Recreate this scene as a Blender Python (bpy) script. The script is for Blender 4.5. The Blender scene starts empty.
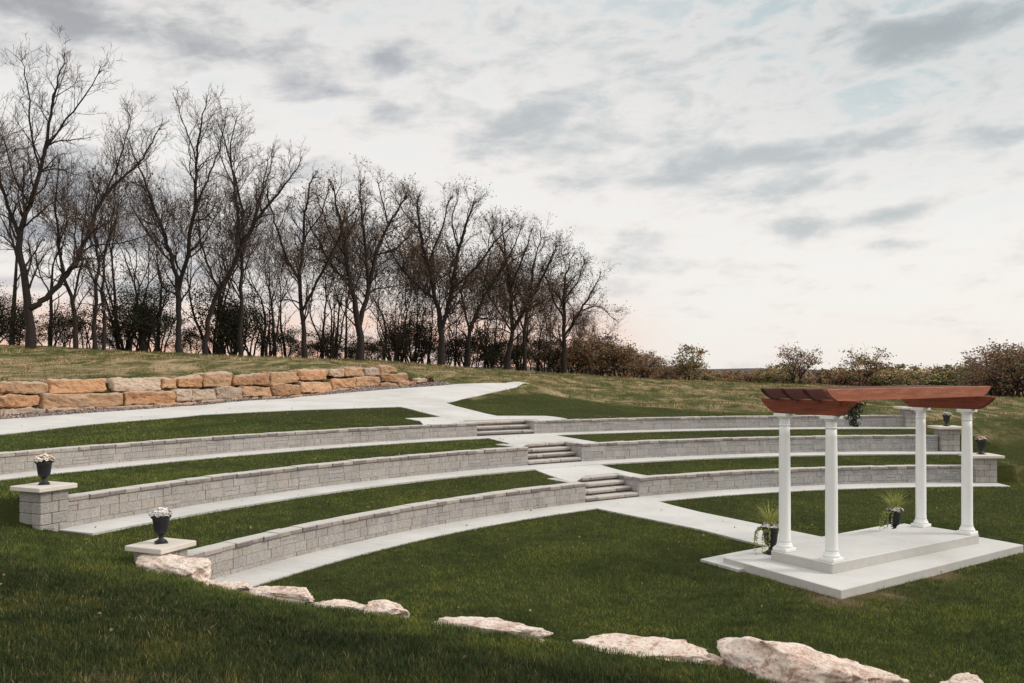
import bpy, math, random
import numpy as np
from mathutils import Vector, noise as mnoise
random.seed(7); rng=np.random.default_rng(7)
sc=bpy.context.scene; col=sc.collection
R_=math.radians
# ------------------------------------------------------------------ camera
F=847.0; Y0=371.9; CAMH=3.45; ROLL=-.0024
cam=bpy.data.cameras.new('camera'); camo=bpy.data.objects.new('camera',cam); col.objects.link(camo)
camo.location=(0,0,CAMH); camo.rotation_euler=(R_(90),-ROLL,0)
cam.sensor_width=36; cam.lens=F/1024*36; cam.shift_y=(Y0-341.5)/1024
cam.clip_start=.05; cam.clip_end=6000; sc.camera=camo
def at(px,py,d):                     # point seen at a pixel of the photograph, d metres away
    u=(px-512)/F; v=-(py-Y0)/F
    u,v=u-ROLL*v, ROLL*u+v
    return Vector((u*d,d,CAMH+v*d))
def atz(px,py,z):
    u=(px-512)/F; v=-(py-Y0)/F
    u,v=u-ROLL*v, ROLL*u+v
    d=(z-CAMH)/v
    return Vector((u*d,d,z))
# ------------------------------------------------------------------ helpers
class MB:
    def __init__(s): s.v=[]; s.f=[]; s.c=[]; s.m=[]
    def add(s,vs,fs,c=(1,1,1),m=0):
        o=len(s.v); s.v+= [tuple(p) for p in vs]
        for f in fs: s.f.append(tuple(i+o for i in f)); s.c.append(c); s.m.append(m)
    def box(s,c,size,rz=0,col_=(1,1,1),bev=0,m=0):
        x,y,z=[k/2 for k in size]; ca,sa=math.cos(rz),math.sin(rz)
        def T(p): return (c[0]+p[0]*ca-p[1]*sa, c[1]+p[0]*sa+p[1]*ca, c[2]+p[2])
        if bev<=0:
            P=[(-x,-y,-z),(x,-y,-z),(x,y,-z),(-x,y,-z),(-x,-y,z),(x,-y,z),(x,y,z),(-x,y,z)]
            s.add([T(p) for p in P],[(0,3,2,1),(4,5,6,7),(0,1,5,4),(1,2,6,5),(2,3,7,6),(3,0,4,7)],col_,m); return
        b=bev; rings=[]
        for zz,ins in ((-z,b),(-z+b,0),(z-b,0),(z,b)):
            X,Y=x-ins,y-ins; k=b if ins==0 else b*.6
            rings.append([(-X+k,-Y,zz),(X-k,-Y,zz),(X,-Y+k,zz),(X,Y-k,zz),(X-k,Y,zz),(-X+k,Y,zz),(-X,Y-k,zz),(-X,-Y+k,zz)])
        P=[T(p) for r in rings for p in r]; Fs=[tuple(range(7,-1,-1)),tuple(range(24,32))]
        for i in range(3):
            for j in range(8):
                a=i*8+j; b2=i*8+(j+1)%8; Fs.append((a,b2,b2+8,a+8))
        s.add(P,Fs,col_,m)
    def tube(s,pts,rad,n,c=(1,1,1),m=0,cap=False):
        k=len(pts); V=[]; prev=None
        for i,p in enumerate(pts):
            t=(pts[min(i+1,k-1)]-pts[max(i-1,0)])
            if t.length<1e-6: t=Vector((0,0,1))
            t.normalize()
            a=t.orthogonal().normalized() if prev is None else (prev-t*prev.dot(t))
            if a.length<1e-4: a=t.orthogonal()
            a.normalize(); prev=a; b=t.cross(a)
            r=rad[i]
            for j in range(n):
                q=6.28318*j/n; V.append(p+a*(r*math.cos(q))+b*(r*math.sin(q)))
        Fs=[(i*n+j,i*n+(j+1)%n,(i+1)*n+(j+1)%n,(i+1)*n+j) for i in range(k-1) for j in range(n)]
        if cap: Fs+= [tuple(range(n-1,-1,-1)),tuple(range((k-1)*n,k*n))]
        s.add(V,Fs,c,m)
    def lathe(s,prof,n,c0=(0,0,0),col_=(1,1,1),m=0,flute=0,fl=(0,0)):
        V=[];Fs=[]
        for (r,z) in prof:
            for j in range(n):
                q=6.28318530718*j/n; rr=r
                if flute and fl[0]<z<fl[1] and j%2: rr=r*(1-flute)
                V.append((c0[0]+rr*math.cos(q),c0[1]+rr*math.sin(q),c0[2]+z))
        for i in range(len(prof)-1):
            for j in range(n): Fs.append((i*n+j,i*n+(j+1)%n,(i+1)*n+(j+1)%n,(i+1)*n+j))
        Fs.append(tuple(range(n-1,-1,-1))); Fs.append(tuple((len(prof)-1)*n+j for j in range(n)))
        s.add(V,Fs,col_,m)
    def leaf(s,p,size,c=(1,1,1),m=0,asp=.55,nrm=None):
        a=Vector((random.gauss(0,1),random.gauss(0,1),random.gauss(0,1))).normalized()
        b=a.cross(Vector((random.gauss(0,1),random.gauss(0,1),random.gauss(0,1)))).normalized()
        a=a*size*.5; b=b*size*.5*asp
        s.add([p-a,p+b,p+a,p-b],[(0,1,2,3)],c,m)
    def build(s,name,mats,parent=None,smooth=False,loc=None):
        o0=Vector(parent_world(parent)) if parent else (Vector(loc) if loc else Vector((0,0,0)))
        V=np.array(s.v,dtype=np.float64).reshape(-1,3)-np.array(o0)
        me=bpy.data.meshes.new(name); me.from_pydata(V.tolist(),[],s.f)
        if not isinstance(mats,(list,tuple)): mats=[mats]
        for m in mats: me.materials.append(m)
        if len(mats)>1: me.polygons.foreach_set('material_index',s.m)
        at_=me.attributes.new('Col','FLOAT_COLOR','CORNER')
        cnt=np.array([len(f) for f in s.f]); C=np.repeat(np.array([(c[0],c[1],c[2],1) for c in s.c],dtype=np.float32),cnt,axis=0)
        at_.data.foreach_set('color',C.ravel())
        if smooth: me.polygons.foreach_set('use_smooth',[True]*len(me.polygons))
        ob=bpy.data.objects.new(name,me); col.objects.link(ob)
        if parent: ob.parent=parent
        elif loc: ob.location=loc
        return ob
def parent_world(p):
    l=Vector(p.location)
    while p.parent: p=p.parent; l+=Vector(p.location)
    return l
def tag(o,label=None,cat=None,group=None,kind=None):
    if label:o['label']=label
    if cat:o['category']=cat
    if group:o['group']=group
    if kind:o['kind']=kind
    return o
def empty(name,loc,label,cat,group=None):
    o=bpy.data.objects.new(name,None); col.objects.link(o); o.location=loc; o.empty_display_size=.1
    return tag(o,label,cat,group)
ORD=['leftmost','second','third','fourth','fifth','sixth','seventh','eighth','ninth','tenth','eleventh','twelfth','thirteenth','fourteenth','fifteenth']
# ------------------------------------------------------------------ materials
class NT:
    def __init__(s,tree): s.t=tree; s.n=tree.nodes; s.l=tree.links
    def node(s,t,**k):
        n=s.n.new(t)
        for a,b in k.items(): setattr(n,a,b)
        return n
    def set(s,inp,val):
        if hasattr(val,'is_output') or isinstance(val,bpy.types.NodeSocket): s.l.new(val,inp)
        else: inp.default_value=val
    def math(s,op,a,b=None,c=None,clamp=False):
        n=s.node('ShaderNodeMath',operation=op,use_clamp=clamp); s.set(n.inputs[0],a)
        if b is not None: s.set(n.inputs[1],b)
        if c is not None: s.set(n.inputs[2],c)
        return n.outputs[0]
    def mix(s,f,a,b,blend='MIX'):
        n=s.node('ShaderNodeMix',data_type='RGBA',blend_type=blend); s.set(n.inputs[0],f)
        for i,v in ((6,a),(7,b)):
            if isinstance(v,tuple) and len(v)==3: v=(*v,1)
            s.set(n.inputs[i],v)
        return n.outputs[2]
    def noise(s,vec,scale,detail=4,rough=.55,dist=0,out=0):
        n=s.node('ShaderNodeTexNoise'); s.set(n.inputs['Vector'],vec); n.inputs['Scale'].default_value=scale
        n.inputs['Detail'].default_value=detail; n.inputs['Roughness'].default_value=rough; n.inputs['Distortion'].default_value=dist
        return n.outputs[out]
    def ramp(s,f,stops,interp='LINEAR'):
        n=s.node('ShaderNodeValToRGB'); n.color_ramp.interpolation=interp; e=n.color_ramp.elements
        while len(e)<len(stops): e.new(.5)
        for k,(p,c) in zip(e,stops): k.position=p; k.color=(*c,1) if len(c)==3 else c
        s.set(n.inputs[0],f); return n.outputs[0]
    def sstep(s,x,a,b):
        n=s.node('ShaderNodeMapRange',interpolation_type='SMOOTHSTEP'); s.set(n.inputs[0],x); s.set(n.inputs[1],a); s.set(n.inputs[2],b); return n.outputs[0]
    def scale(s,vec,sc_):
        n=s.node('ShaderNodeMapping'); s.set(n.inputs[0],vec); n.inputs['Scale'].default_value=sc_; return n.outputs[0]
def material(name):
    m=bpy.data.materials.new(name); m.use_nodes=True; t=NT(m.node_tree)
    b=t.n['Principled BSDF']; b.inputs['Specular IOR Level'].default_value=.25; b.inputs['Roughness'].default_value=.85
    pos=t.node('ShaderNodeNewGeometry').outputs['Position']
    return m,t,b,pos
def bump(t,b,h,strength=.4,dist=.02):
    n=t.node('ShaderNodeBump'); n.inputs['Strength'].default_value=strength; n.inputs['Distance'].default_value=dist
    t.set(n.inputs['Height'],h); t.l.new(n.outputs[0],b.inputs['Normal'])
def attr(t,name='Col'):
    n=t.node('ShaderNodeAttribute',attribute_name=name); return n.outputs
M={}
def mk_simple(name,colr,rough=.8,var=.25,scale=6,bumpk=.2,use_col=True,spec=.25,fine=60):
    m,t,b,pos=material(name)
    n=t.noise(pos,scale,6,.65); n2=t.noise(pos,fine,3,.6)
    f=t.math('ADD',t.math('MULTIPLY',n,.7),t.math('MULTIPLY',n2,.3))
    c=t.ramp(f,[(.25,tuple(k*(1-var) for k in colr)),(.75,tuple(min(1,k*(1+var)) for k in colr))])
    if use_col: c=t.mix(1.0,c,attr(t)[0],'MULTIPLY')
    t.set(b.inputs['Base Color'],c); b.inputs['Roughness'].default_value=rough; b.inputs['Specular IOR Level'].default_value=spec
    if bumpk: bump(t,b,f,bumpk,.02)
    M[name]=m; return m
mk_simple('bark',(.029,.022,.019),.95,.35,5,.5)
mk_simple('twig',(.085,.058,.044),.95,.2,5,0)
mk_simple('leaf',(1,1,1),.8,.25,1.2,0)
mk_simple('petal',(.8,.77,.75),.8,.1,40,0)
mk_simple('urn_iron',(.014,.015,.018),.5,.3,30,.15,spec=.4)
mk_simple('white_paint',(.80,.81,.80),.5,.035,3,.03,spec=.4)
mk_simple('cap_stone',(.63,.58,.52),.85,.10,9,.25)
m,t,b,pos=material('coping_stone')
n2=t.noise(pos,22,6,.72); n=t.noise(pos,3.2,4,.7); nz=t.node('ShaderNodeSeparateXYZ'); t.l.new(t.node('ShaderNodeNewGeometry').outputs['True Normal'],nz.inputs[0])
c=t.ramp(n2,[(.28,(.6,.59,.58)),(.5,(.95,.94,.93)),(.75,(1.2,1.18,1.15))]); c=t.mix(1.0,c,attr(t)[0],'MULTIPLY'); c=t.mix(t.math('MULTIPLY',t.sstep(n,.5,.7),.5),c,(.15,.13,.125))
tp=t.mix(n2,(.46,.44,.41),(.62,.60,.57)); c=t.mix(t.sstep(nz.outputs[2],.5,.9),c,tp)  # upward faces paler: light on the cap tops is put into the colour
t.set(b.inputs['Base Color'],c); bump(t,b,n2,.6,.03); b.inputs['Roughness'].default_value=.95; M['coping_stone']=m
mk_simple('dark_gap',(.05,.045,.04),1,.2,5,0)
# concrete: pale with faint stains and broom grain
m,t,b,pos=material('concrete')
n=t.noise(pos,.55,7,.7); n2=t.noise(pos,7,5,.7); n3=t.noise(pos,140,2,.5)
c=t.ramp(n,[(.3,(.49,.485,.465)),(.55,(.60,.595,.575)),(.75,(.66,.655,.635))])
c=t.mix(t.math('MULTIPLY',t.sstep(n2,.55,.8),.35),c,(.44,.43,.40)); c=t.mix(1.0,c,attr(t)[0],'MULTIPLY')
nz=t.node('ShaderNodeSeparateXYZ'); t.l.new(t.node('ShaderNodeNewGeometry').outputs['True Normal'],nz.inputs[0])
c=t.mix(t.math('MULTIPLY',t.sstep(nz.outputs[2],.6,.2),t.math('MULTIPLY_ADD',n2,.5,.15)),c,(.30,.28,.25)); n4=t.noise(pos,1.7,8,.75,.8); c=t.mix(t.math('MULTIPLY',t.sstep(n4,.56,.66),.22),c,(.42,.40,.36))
t.set(b.inputs['Base Color'],c); bump(t,b,t.math('ADD',t.math('MULTIPLY',n3,.5),n2),.15,.01); M['concrete']=m
# rough-split wall block
m,t,b,pos=material('wall_block')
n=t.noise(pos,2.2,5,.7); n2=t.noise(pos,26,6,.72); n3=t.noise(pos,9,4,.6,out=1)
c=t.ramp(n2,[(.3,(.60,.59,.575)),(.5,(.96,.955,.94)),(.72,(1.28,1.26,1.22))])
c=t.mix(.2,c,n3,'OVERLAY'); c=t.mix(1.0,c,attr(t)[0],'MULTIPLY')
c=t.mix(t.math('MULTIPLY',t.sstep(n,.52,.74),.38),c,(.23,.215,.21))
st=t.noise(t.scale(pos,(1,1,.12)),3.5,6,.7); c=t.mix(t.math('MULTIPLY',t.sstep(st,.5,.68),.35),c,(.16,.15,.145)); st2=t.noise(t.scale(pos,(1,1,.2)),2.1,5,.7); c=t.mix(t.math('MULTIPLY',t.sstep(st2,.55,.72),.3),c,(.52,.50,.48))
t.set(b.inputs['Base Color'],c); bump(t,b,n2,.75,.03); b.inputs['Roughness'].default_value=.95; M['wall_block']=m
# quarried limestone blocks of the dry wall
m,t,b,pos=material('quarry_stone')
n=t.noise(t.scale(pos,(1,1,3)),1.6,7,.7,.4); n2=t.noise(t.scale(pos,(1,1,2)),9,7,.75); nz=t.node('ShaderNodeSeparateXYZ'); t.l.new(t.node('ShaderNodeNewGeometry').outputs['Normal'],nz.inputs[0])
c=t.ramp(n2,[(.25,(.42,.40,.38)),(.5,(.95,.93,.9)),(.78,(1.35,1.3,1.25))]); c=t.mix(1.0,c,attr(t)[0],'MULTIPLY')
c=t.mix(t.math('MULTIPLY',t.sstep(n,.5,.72),.55),c,(.40,.34,.28))
c=t.mix(t.math('MULTIPLY',t.sstep(nz.outputs[2],.5,.95),.7),c,(.52,.44,.36))
t.set(b.inputs['Base Color'],c); bump(t,b,t.math('ADD',n2,n),.9,.06); b.inputs['Roughness'].default_value=.95; M['quarry_stone']=m
# pale pitted boulder
m,t,b,pos=material('boulder_stone')
n=t.noise(pos,1.8,7,.68,.6); n2=t.noise(pos,5.5,9,.82,.7); n3=t.noise(pos,30,5,.75)
c=t.ramp(n2,[(.32,(.33,.20,.145)),(.43,(.66,.46,.36)),(.50,(.93,.79,.69)),(.8,(.98,.90,.82))])
c=t.mix(t.math('MULTIPLY',t.sstep(n,.56,.68),.65),c,(.52,.36,.27)); c=t.mix(t.math('MULTIPLY',t.sstep(n3,.54,.66),.8),c,(.15,.095,.07))
t.set(b.inputs['Base Color'],c); bump(t,b,t.math('ADD',n2,t.math('MULTIPLY',n3,.35)),.85,.05); b.inputs['Roughness'].default_value=.95; M['boulder_stone']=m
# stained cedar
m,t,b,pos=material('stained_timber')
n=t.noise(t.scale(pos,(1,1,14)),2.2,8,.75,.5); n2=t.noise(t.scale(pos,(1,1,5)),16,5,.75)
c=t.ramp(n,[(.3,(.17,.056,.031)),(.52,(.36,.115,.060)),(.72,(.50,.19,.11))]); c=t.mix(t.math('MULTIPLY',t.sstep(n2,.4,.75),.55),c,(.13,.05,.035)); c=t.mix(1.0,c,attr(t)[0],'MULTIPLY')
nz=t.node('ShaderNodeSeparateXYZ'); t.l.new(t.node('ShaderNodeNewGeometry').outputs['Normal'],nz.inputs[0])
c=t.mix(t.math('MULTIPLY',t.sstep(nz.outputs[2],.6,.95),.5),c,(.5,.27,.2))
t.set(b.inputs['Base Color'],c); bump(t,b,n,.25,.01); b.inputs['Roughness'].default_value=.6; M['stained_timber']=m
# soil and thatch under the grass
m,t,b,pos=material('turf_ground')
A=t.node('ShaderNodeAttribute',attribute_name='Mask').outputs[0]; sx=t.node('ShaderNodeSeparateColor'); t.l.new(A,sx.inputs[0])
n=t.noise(pos,.35,6,.65,.5); n2=t.noise(pos,6,7,.75); n3=t.noise(pos,45,4,.7); ns=t.noise(t.scale(pos,(.9,.42,1)),.8,8,.78,.7)
lawn=t.ramp(t.math('ADD',t.math('MULTIPLY',n,.4),t.math('ADD',t.math('MULTIPLY',n2,.35),t.math('MULTIPLY',n3,.25))),[(.32,(.022,.026,.009)),(.5,(.042,.049,.015)),(.68,(.085,.085,.03))])
mead=t.ramp(t.math('ADD',t.math('ADD',t.math('MULTIPLY',ns,.75),t.math('MULTIPLY',sx.outputs[2],.03)),t.math('ADD',t.math('MULTIPLY',n2,.15),t.math('MULTIPLY',n3,.10))),[(.38,(.042,.052,.017)),(.49,(.085,.092,.032)),(.545,(.24,.185,.10)),(.64,(.43,.325,.20))])
c=t.mix(sx.outputs[0],lawn,mead); c=t.mix(sx.outputs[1],c,t.mix(n2,(.11,.075,.045),(.30,.22,.14)))
t.set(b.inputs['Base Color'],c); bump(t,b,t.math('ADD',n2,n3),.6,.05); b.inputs['Roughness'].default_value=1; b.inputs['Specular IOR Level'].default_value=.05; M['turf_ground']=m
# blades
m,t,b,pos=material('grass_blade')
n=t.noise(pos,.5,5,.65,.6); n2=t.noise(pos,3.4,5,.7)
f=t.math('ADD',t.math('MULTIPLY',n,.55),t.math('MULTIPLY',n2,.45))
k=t.ramp(f,[(.40,(.48,.52,.5)),(.49,(1,1,1)),(.575,(1.8,1.5,1.12))])
c=t.mix(1.0,attr(t)[0],k,'MULTIPLY'); t.set(b.inputs['Base Color'],c); b.inputs['Roughness'].default_value=.75; b.inputs['Specular IOR Level'].default_value=.15; M['grass_blade']=m
# gravel
m,t,b,pos=material('gravel')
v=t.node('ShaderNodeTexVoronoi'); t.set(v.inputs['Vector'],pos); v.inputs['Scale'].default_value=14
hs=t.node('ShaderNodeSeparateColor'); t.l.new(v.outputs['Color'],hs.inputs[0])
c=t.ramp(hs.outputs[0],[(0,(.26,.20,.175)),(.5,(.47,.385,.345)),(1,(.66,.57,.52))]); c=t.mix(t.sstep(v.outputs['Distance'],.25,.6),c,(.09,.075,.07)); c=t.mix(1.0,c,attr(t)[0],'MULTIPLY')
t.set(b.inputs['Base Color'],c); bump(t,b,t.math('SUBTRACT',1.0,v.outputs['Distance']),.9,.05); M['gravel']=m
m,t,b,pos=material('far_hill')
n=t.noise(pos,.02,6,.7); c=t.ramp(n,[(.35,(.055,.05,.04)),(.65,(.12,.105,.08))]); t.set(b.inputs['Base Color'],c); b.inputs['Roughness'].default_value=1; M['far_hill']=m
# ------------------------------------------------------------------ amphitheatre numbers
C=Vector((14.03,5.05))
R=[21.006,24.279,28.643]; ZB=[0.0,.651,1.206]; HH=[.538,.569,.485]; PW=.91
A_R=[89.4,88.3,86.9]; A_L=[156.4,155.5,155.5]
ST=[(120.2,125.2,4),(119.3,123.95,4),(117.55,122.15,3)]
def pol(r,a,z=0):
    a=R_(a); return Vector((C.x+r*math.cos(a),C.y+r*math.sin(a),z))
# ------------------------------------------------------------------ terrain
def tps_fit(P):
    P=np.array(P,float); xy=P[:,:2]/20; n=len(P)
    d=np.linalg.norm(xy[:,None]-xy[None],axis=2); K=np.where(d>0,d*d*np.log(d+1e-9),0)+np.eye(n)*2e-3
    Q=np.c_[np.ones(n),xy]; A_=np.block([[K,Q],[Q.T,np.zeros((3,3))]])
    w=np.linalg.solve(A_,np.r_[P[:,2],0,0,0])
    def ev(x,y):
        x=np.asarray(x,float)/20;y=np.asarray(y,float)/20; out=w[n]+w[n+1]*x+w[n+2]*y
        for i in range(n):
            q=(x-xy[i,0])**2+(y-xy[i,1])**2; out=out+w[i]*.5*q*np.log(q+1e-12)
        return out
    return ev
ctrl=[]
for a in range(88,160,6): p=pol(28.95,a); ctrl.append((p.x,p.y,1.655))
for px,py,d in [(0,435,23.6),(0,419.5,26.2),(200,415,29.8),(240,402,33.2),(0,417,27.3),(100,411,30.1),(200,406,33.2),(300,398.5,37.8),(415,386,44.2),
    (430,387,42.),(527,384,45.5),(450,402,37),(410,408,32.6),(478,397,38.5),
    (-150,345,46),(0,348,50),(0,378,31.5),(100,351,53),(200,355.5,57),(200,373.5,38),(300,359,61),(300,370.5,42),(400,363,66),(390,371,46.5),(480,368,71),(560,373.5,76),(640,379,80),(730,382,82),(830,386,80),(920,390,74),(1000,396,66),(1100,400,60),
    (620,392,55),(700,399,45),(560,397,45),(760,404,40),(850,404,43),(1000,420,40),(1010,440,32.5),(960,412,42)]:
    p=at(px,py,d); ctrl.append(tuple(p))
for p in [(0,0,1.75),(0,-8,2.1),(-5,5,1.5),(-5.33,12.5,.50),(-4.3,12.0,.45),(-3.26,11.4,.41),(-1.14,10.5,.385),(.38,9.8,.34),(2.27,9.25,.24),(3,8.85,.2),(4.8,8.1,.12),(8,6.6,.1),(-6.2,13.1,.52),(-7.6,13.7,.66),(-9.0,14.6,.80),(-9.9,16.0,1.0),
    (-13,17.3,1.25),(-14.6,18.3,1.62),(-20,15,1.9),(-10,8,1.45),(-30,20,2.6),(5,0,1.2),(12,-2,.8),(-20,0,2.2),(-3,6.8,1.02),(0,6.5,.86),(3,5.5,.72),
    (60,40,1.2),(90,60,1.0),(-80,60,5),(-60,90,4.5),(0,110,2.2),(60,100,.5),(28.5,15,1.2),(40,5,1.4),(50,20,1.4)]: ctrl.append(p)
DWL=[tuple(at(px,385,d)[:2]) for px,d in ((-60,26.15),(0,28.15),(200,34.25),(300,38.85),(415,44.95))]
def wall_step(x,y):
    x=np.asarray(x,float);y=np.asarray(y,float); D=np.full(np.shape(x),1e9); S=np.zeros(np.shape(x)); T=np.zeros(np.shape(x)); acc=0; tot=sum(math.dist(a,b) for a,b in zip(DWL[:-1],DWL[1:]))
    for (x0,y0),(x1,y1) in zip(DWL[:-1],DWL[1:]):
        dx,dy=x1-x0,y1-y0; L=math.hypot(dx,dy); t0=((x-x0)*dx+(y-y0)*dy)/(L*L); t=np.clip(t0,0,1); d=np.hypot(x-x0-t*dx,y-y0-t*dy); s=(dx*(y-y0)-dy*(x-x0))/L
        m=d<D; D=np.where(m,d,D); S=np.where(m,np.where(s>0,d,-d),S); T=np.where(m,(acc+t0*L)/tot,T); acc+=L
    am=np.interp(T,[-.2,0,.45,.9,1.0,1.08],[.95,.92,.85,.55,.30,0])
    return am*np.clip((S+.02)/.3,0,1)*(1-np.clip(S/15,0,1)**1.5)
ctrl=[(a,b,c-float(wall_step(np.array([a]),np.array([b]))[0])) for a,b,c in ctrl]
_tps=tps_fit(ctrl)
def H_tps(x,y): return _tps(x,y)+wall_step(x,y)
EDGE=[(-41.8,27.04),(-5.04,12.56),(-4.3,12.05),(-3.26,11.4),(-1.14,10.5),(.38,9.8),(2.27,9.25),(3.0,8.85),(4.8,8.1),(8,6.8),(14,5),(30,-2)]
BANK=EDGE+[(30,-60),(-90,-60),(-90,27.04)]
def in_poly(poly,x,y):
    x=np.asarray(x);y=np.asarray(y); r=np.zeros(x.shape,bool); n=len(poly)
    for i in range(n):
        x0,y0=poly[i][0],poly[i][1]; x1,y1=poly[(i+1)%n][0],poly[(i+1)%n][1]
        c=((y0>y)!=(y1>y))
        with np.errstate(divide='ignore',invalid='ignore'): xi=(x1-x0)*(y-y0)/(y1-y0+1e-12)+x0
        r^= c&(x<xi)
    return r
def line_dist(pl,x,y):
    D=np.full(np.shape(x),1e9)
    for (x0,y0),(x1,y1) in zip(pl[:-1],pl[1:]):
        dx,dy=x1-x0,y1-y0; t=np.clip(((x-x0)*dx+(y-y0)*dy)/(dx*dx+dy*dy),0,1)
        D=np.minimum(D,np.hypot(x-x0-t*dx,y-y0-t*dy))
    return D
def sm(a,b,x): t=np.clip((x-a)/(b-a),0,1); return t*t*(3-2*t)
def vnoise(x,y,seed=0):
    xi=np.floor(x).astype(np.int64);yi=np.floor(y).astype(np.int64);fx=x-xi;fy=y-yi
    fx=fx*fx*(3-2*fx);fy=fy*fy*(3-2*fy)
    def h(a,b):
        n=(a*374761393+b*668265263+seed*144665)&0x7fffffff; n=((n^(n>>13))*1274126177)&0x7fffffff; return ((n^(n>>16))&0xffff)/65535.
    return (h(xi,yi)*(1-fx)+h(xi+1,yi)*fx)*(1-fy)+(h(xi,yi+1)*(1-fx)+h(xi+1,yi+1)*fx)*fy
def fbm(x,y,o=4,seed=0):
    s=0;a=.5
    for i in range(o): s=s+a*vnoise(x*2**i,y*2**i,seed+i); a*=.5
    return s
PAVE_EDGE=[]
def pave_fade(x,y):
    if not PAVE_EDGE: return 1.0
    D=line_dist(PAVE_EDGE,x,y); D=np.where(in_poly(PAVE_EDGE,x,y),0,D); return sm(1.2,6,D)
def tz(i,r):
    lo=(.505,1.185)[i]; t=np.clip((r-R[i]-.15)/(R[i+1]-R[i]-.9),0,1); return lo+(ZB[i+1]-lo)*t*t
def H(x,y,rough=True):
    x=np.asarray(x,float);y=np.asarray(y,float)
    rx,ry=x-C.x,y-C.y; r=np.hypot(rx,ry); a=np.degrees(np.arctan2(ry,rx))%360; a=np.where(a>300,a-360,a)
    d=np.hypot(x,y)
    nat=np.clip(H_tps(x,y),-2,6.5)
    if rough:
        k=sm(29.5,34,r)*sm(20,45,d)*pave_fade(x,y)
        nat=nat+k*((fbm(x*.16,y*.16,4,3)-.47)*.55+(fbm(x*.9,y*.9,3,9)-.44)*.12)
    nat=nat*(1-sm(105,190,d))-5.0*sm(105,190,d)
    e=R[0]+.15;f=R[1]+.15;g=R[2]+.15
    amph=np.where(r<e,0.0,np.where(r<f,tz(0,r),np.where(r<g,tz(1,r),nat)))
    for i,(a0,a1,n) in enumerate(ST):
        da=np.degrees(.3/R[i]); notch=(a>a0-da*.6)&(a<a1+da*.6)&(r>R[i]-.2)&(r<R[i]+.3*n-.1)
        amph=np.where(notch,ZB[i]-.04,amph)
    # right flank: the terraces run out into one even bank
    t=np.clip((r-20.6)/(29.3-20.6),0,1); ramp=np.where(r<29.3,1.66*t*t*(3-2*t)*(.85+.3*fbm(x*.5,y*.5,3,5)),nat)
    kr=1-sm(82.5,85.6,a); kr=np.where(r<20.6,0,kr)
    out=amph*(1-kr)+ramp*kr
    inside=in_poly(BANK,x,y); D=line_dist(EDGE,x,y); sd=np.where(inside,D,-D)
    mk=sm(-.30,.12,sd); ab=np.interp(r,[20.7,21.6,22.5,23.6,24.1,24.9,25.6,28.6],[157.6,157.6,157.2,156.7,156.1,156.1,156.5,156.2]); mk=np.where((r>e-.3)&(a<175)&(a>100),sm(0,.3,a-ab),mk)
    mk=np.where((r>g),0,mk)
    nb=nat
    if rough: nb=nat+(fbm(x*.8,y*.8,4,21)-.46)*.10*sm(.1,1.2,sd)
    out=out*(1-mk)+nb*mk
    if rough: out=out+np.where(r<20,-fbm(x*.7,y*.7,3,31)*.035*(1-mk),0)
    return out
def hz(x,y): return float(H(np.array([x]),np.array([y]))[0])
def hit(px,py,d0=18,d1=110):
    ds=np.linspace(d0,d1,1400); u=(px-512)/F; v=-(py-Y0)/F; u,v=u-ROLL*v,ROLL*u+v
    z=CAMH+v*ds; g=H(u*ds,ds,False); k=np.nonzero(g>=z)[0]
    d=ds[k[0]] if len(k) else ds[-1]
    return (u*d,d)
# paved regions
def zpoly(pts,z): return [tuple(atz(px,py,z)[:2]) for px,py in pts]
def rim(i,px,py,z,off=.285):
    q=atz(px,py,z); return tuple(pol(R[i]+off,math.degrees(math.atan2(q.y-C.y,q.x-C.x)))[:2])
def land(i,a,b,c,d,z0,z1):
    a0,a1,n=ST[i]; j=i+1
    return [tuple(pol(R[i]+1.12,a1+.2)[:2]),tuple(pol(R[i]+.285,a1+.2)[:2]),rim(i,*a,z0),tuple(atz(*b,z1)[:2]),tuple(pol(R[j]-PW+.1,ST[j][1]+.4)[:2]),tuple(pol(R[j]-PW+.1,ST[j][0]-.9)[:2]),tuple(atz(*c,z1)[:2]),rim(i,*d,z0),tuple(pol(R[i]+.285,a0-.2)[:2]),tuple(pol(R[i]+1.12,a0-.2)[:2])]
LAND1=land(0,(566,480.5),(534,470),(600,465.2),(639,473.8),.54,.64)
LAND2=land(1,(510,445.3),(488.7,439),(550.8,435.3),(575,439.5),1.2,1.2)
AISLE=[tuple(pol(R[0]-PW+.15,126.0)[:2]),(2.04,21.36),(4.08,18.37),(4.97,16.62),(5.4,15.9),(6.9,16.9),(6.42,17.49),(4.58,20.65),tuple(atz(672,506,0)[:2]),tuple(atz(657,501.8,0)[:2]),tuple(pol(R[0]-PW+.15,118.6)[:2])]
PLAZA_PX=[(-40,425),(0,419.5),(60,415.8),(120,411.5),(180,407),(240,402),(300,397.2),(350,393),(400,389),(430,386.8),(455,384.6),(480,383.7),(505,383.6),(530,383.7),(517,387.5),(500,391.2),(478,396.5),(462,399.7),(446,403.2),(456,406.8),(470,410.2),(485,414),(497,416.4),(520,416.6),(545,416.4),(556,417.6),(567,419.4)]
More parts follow.
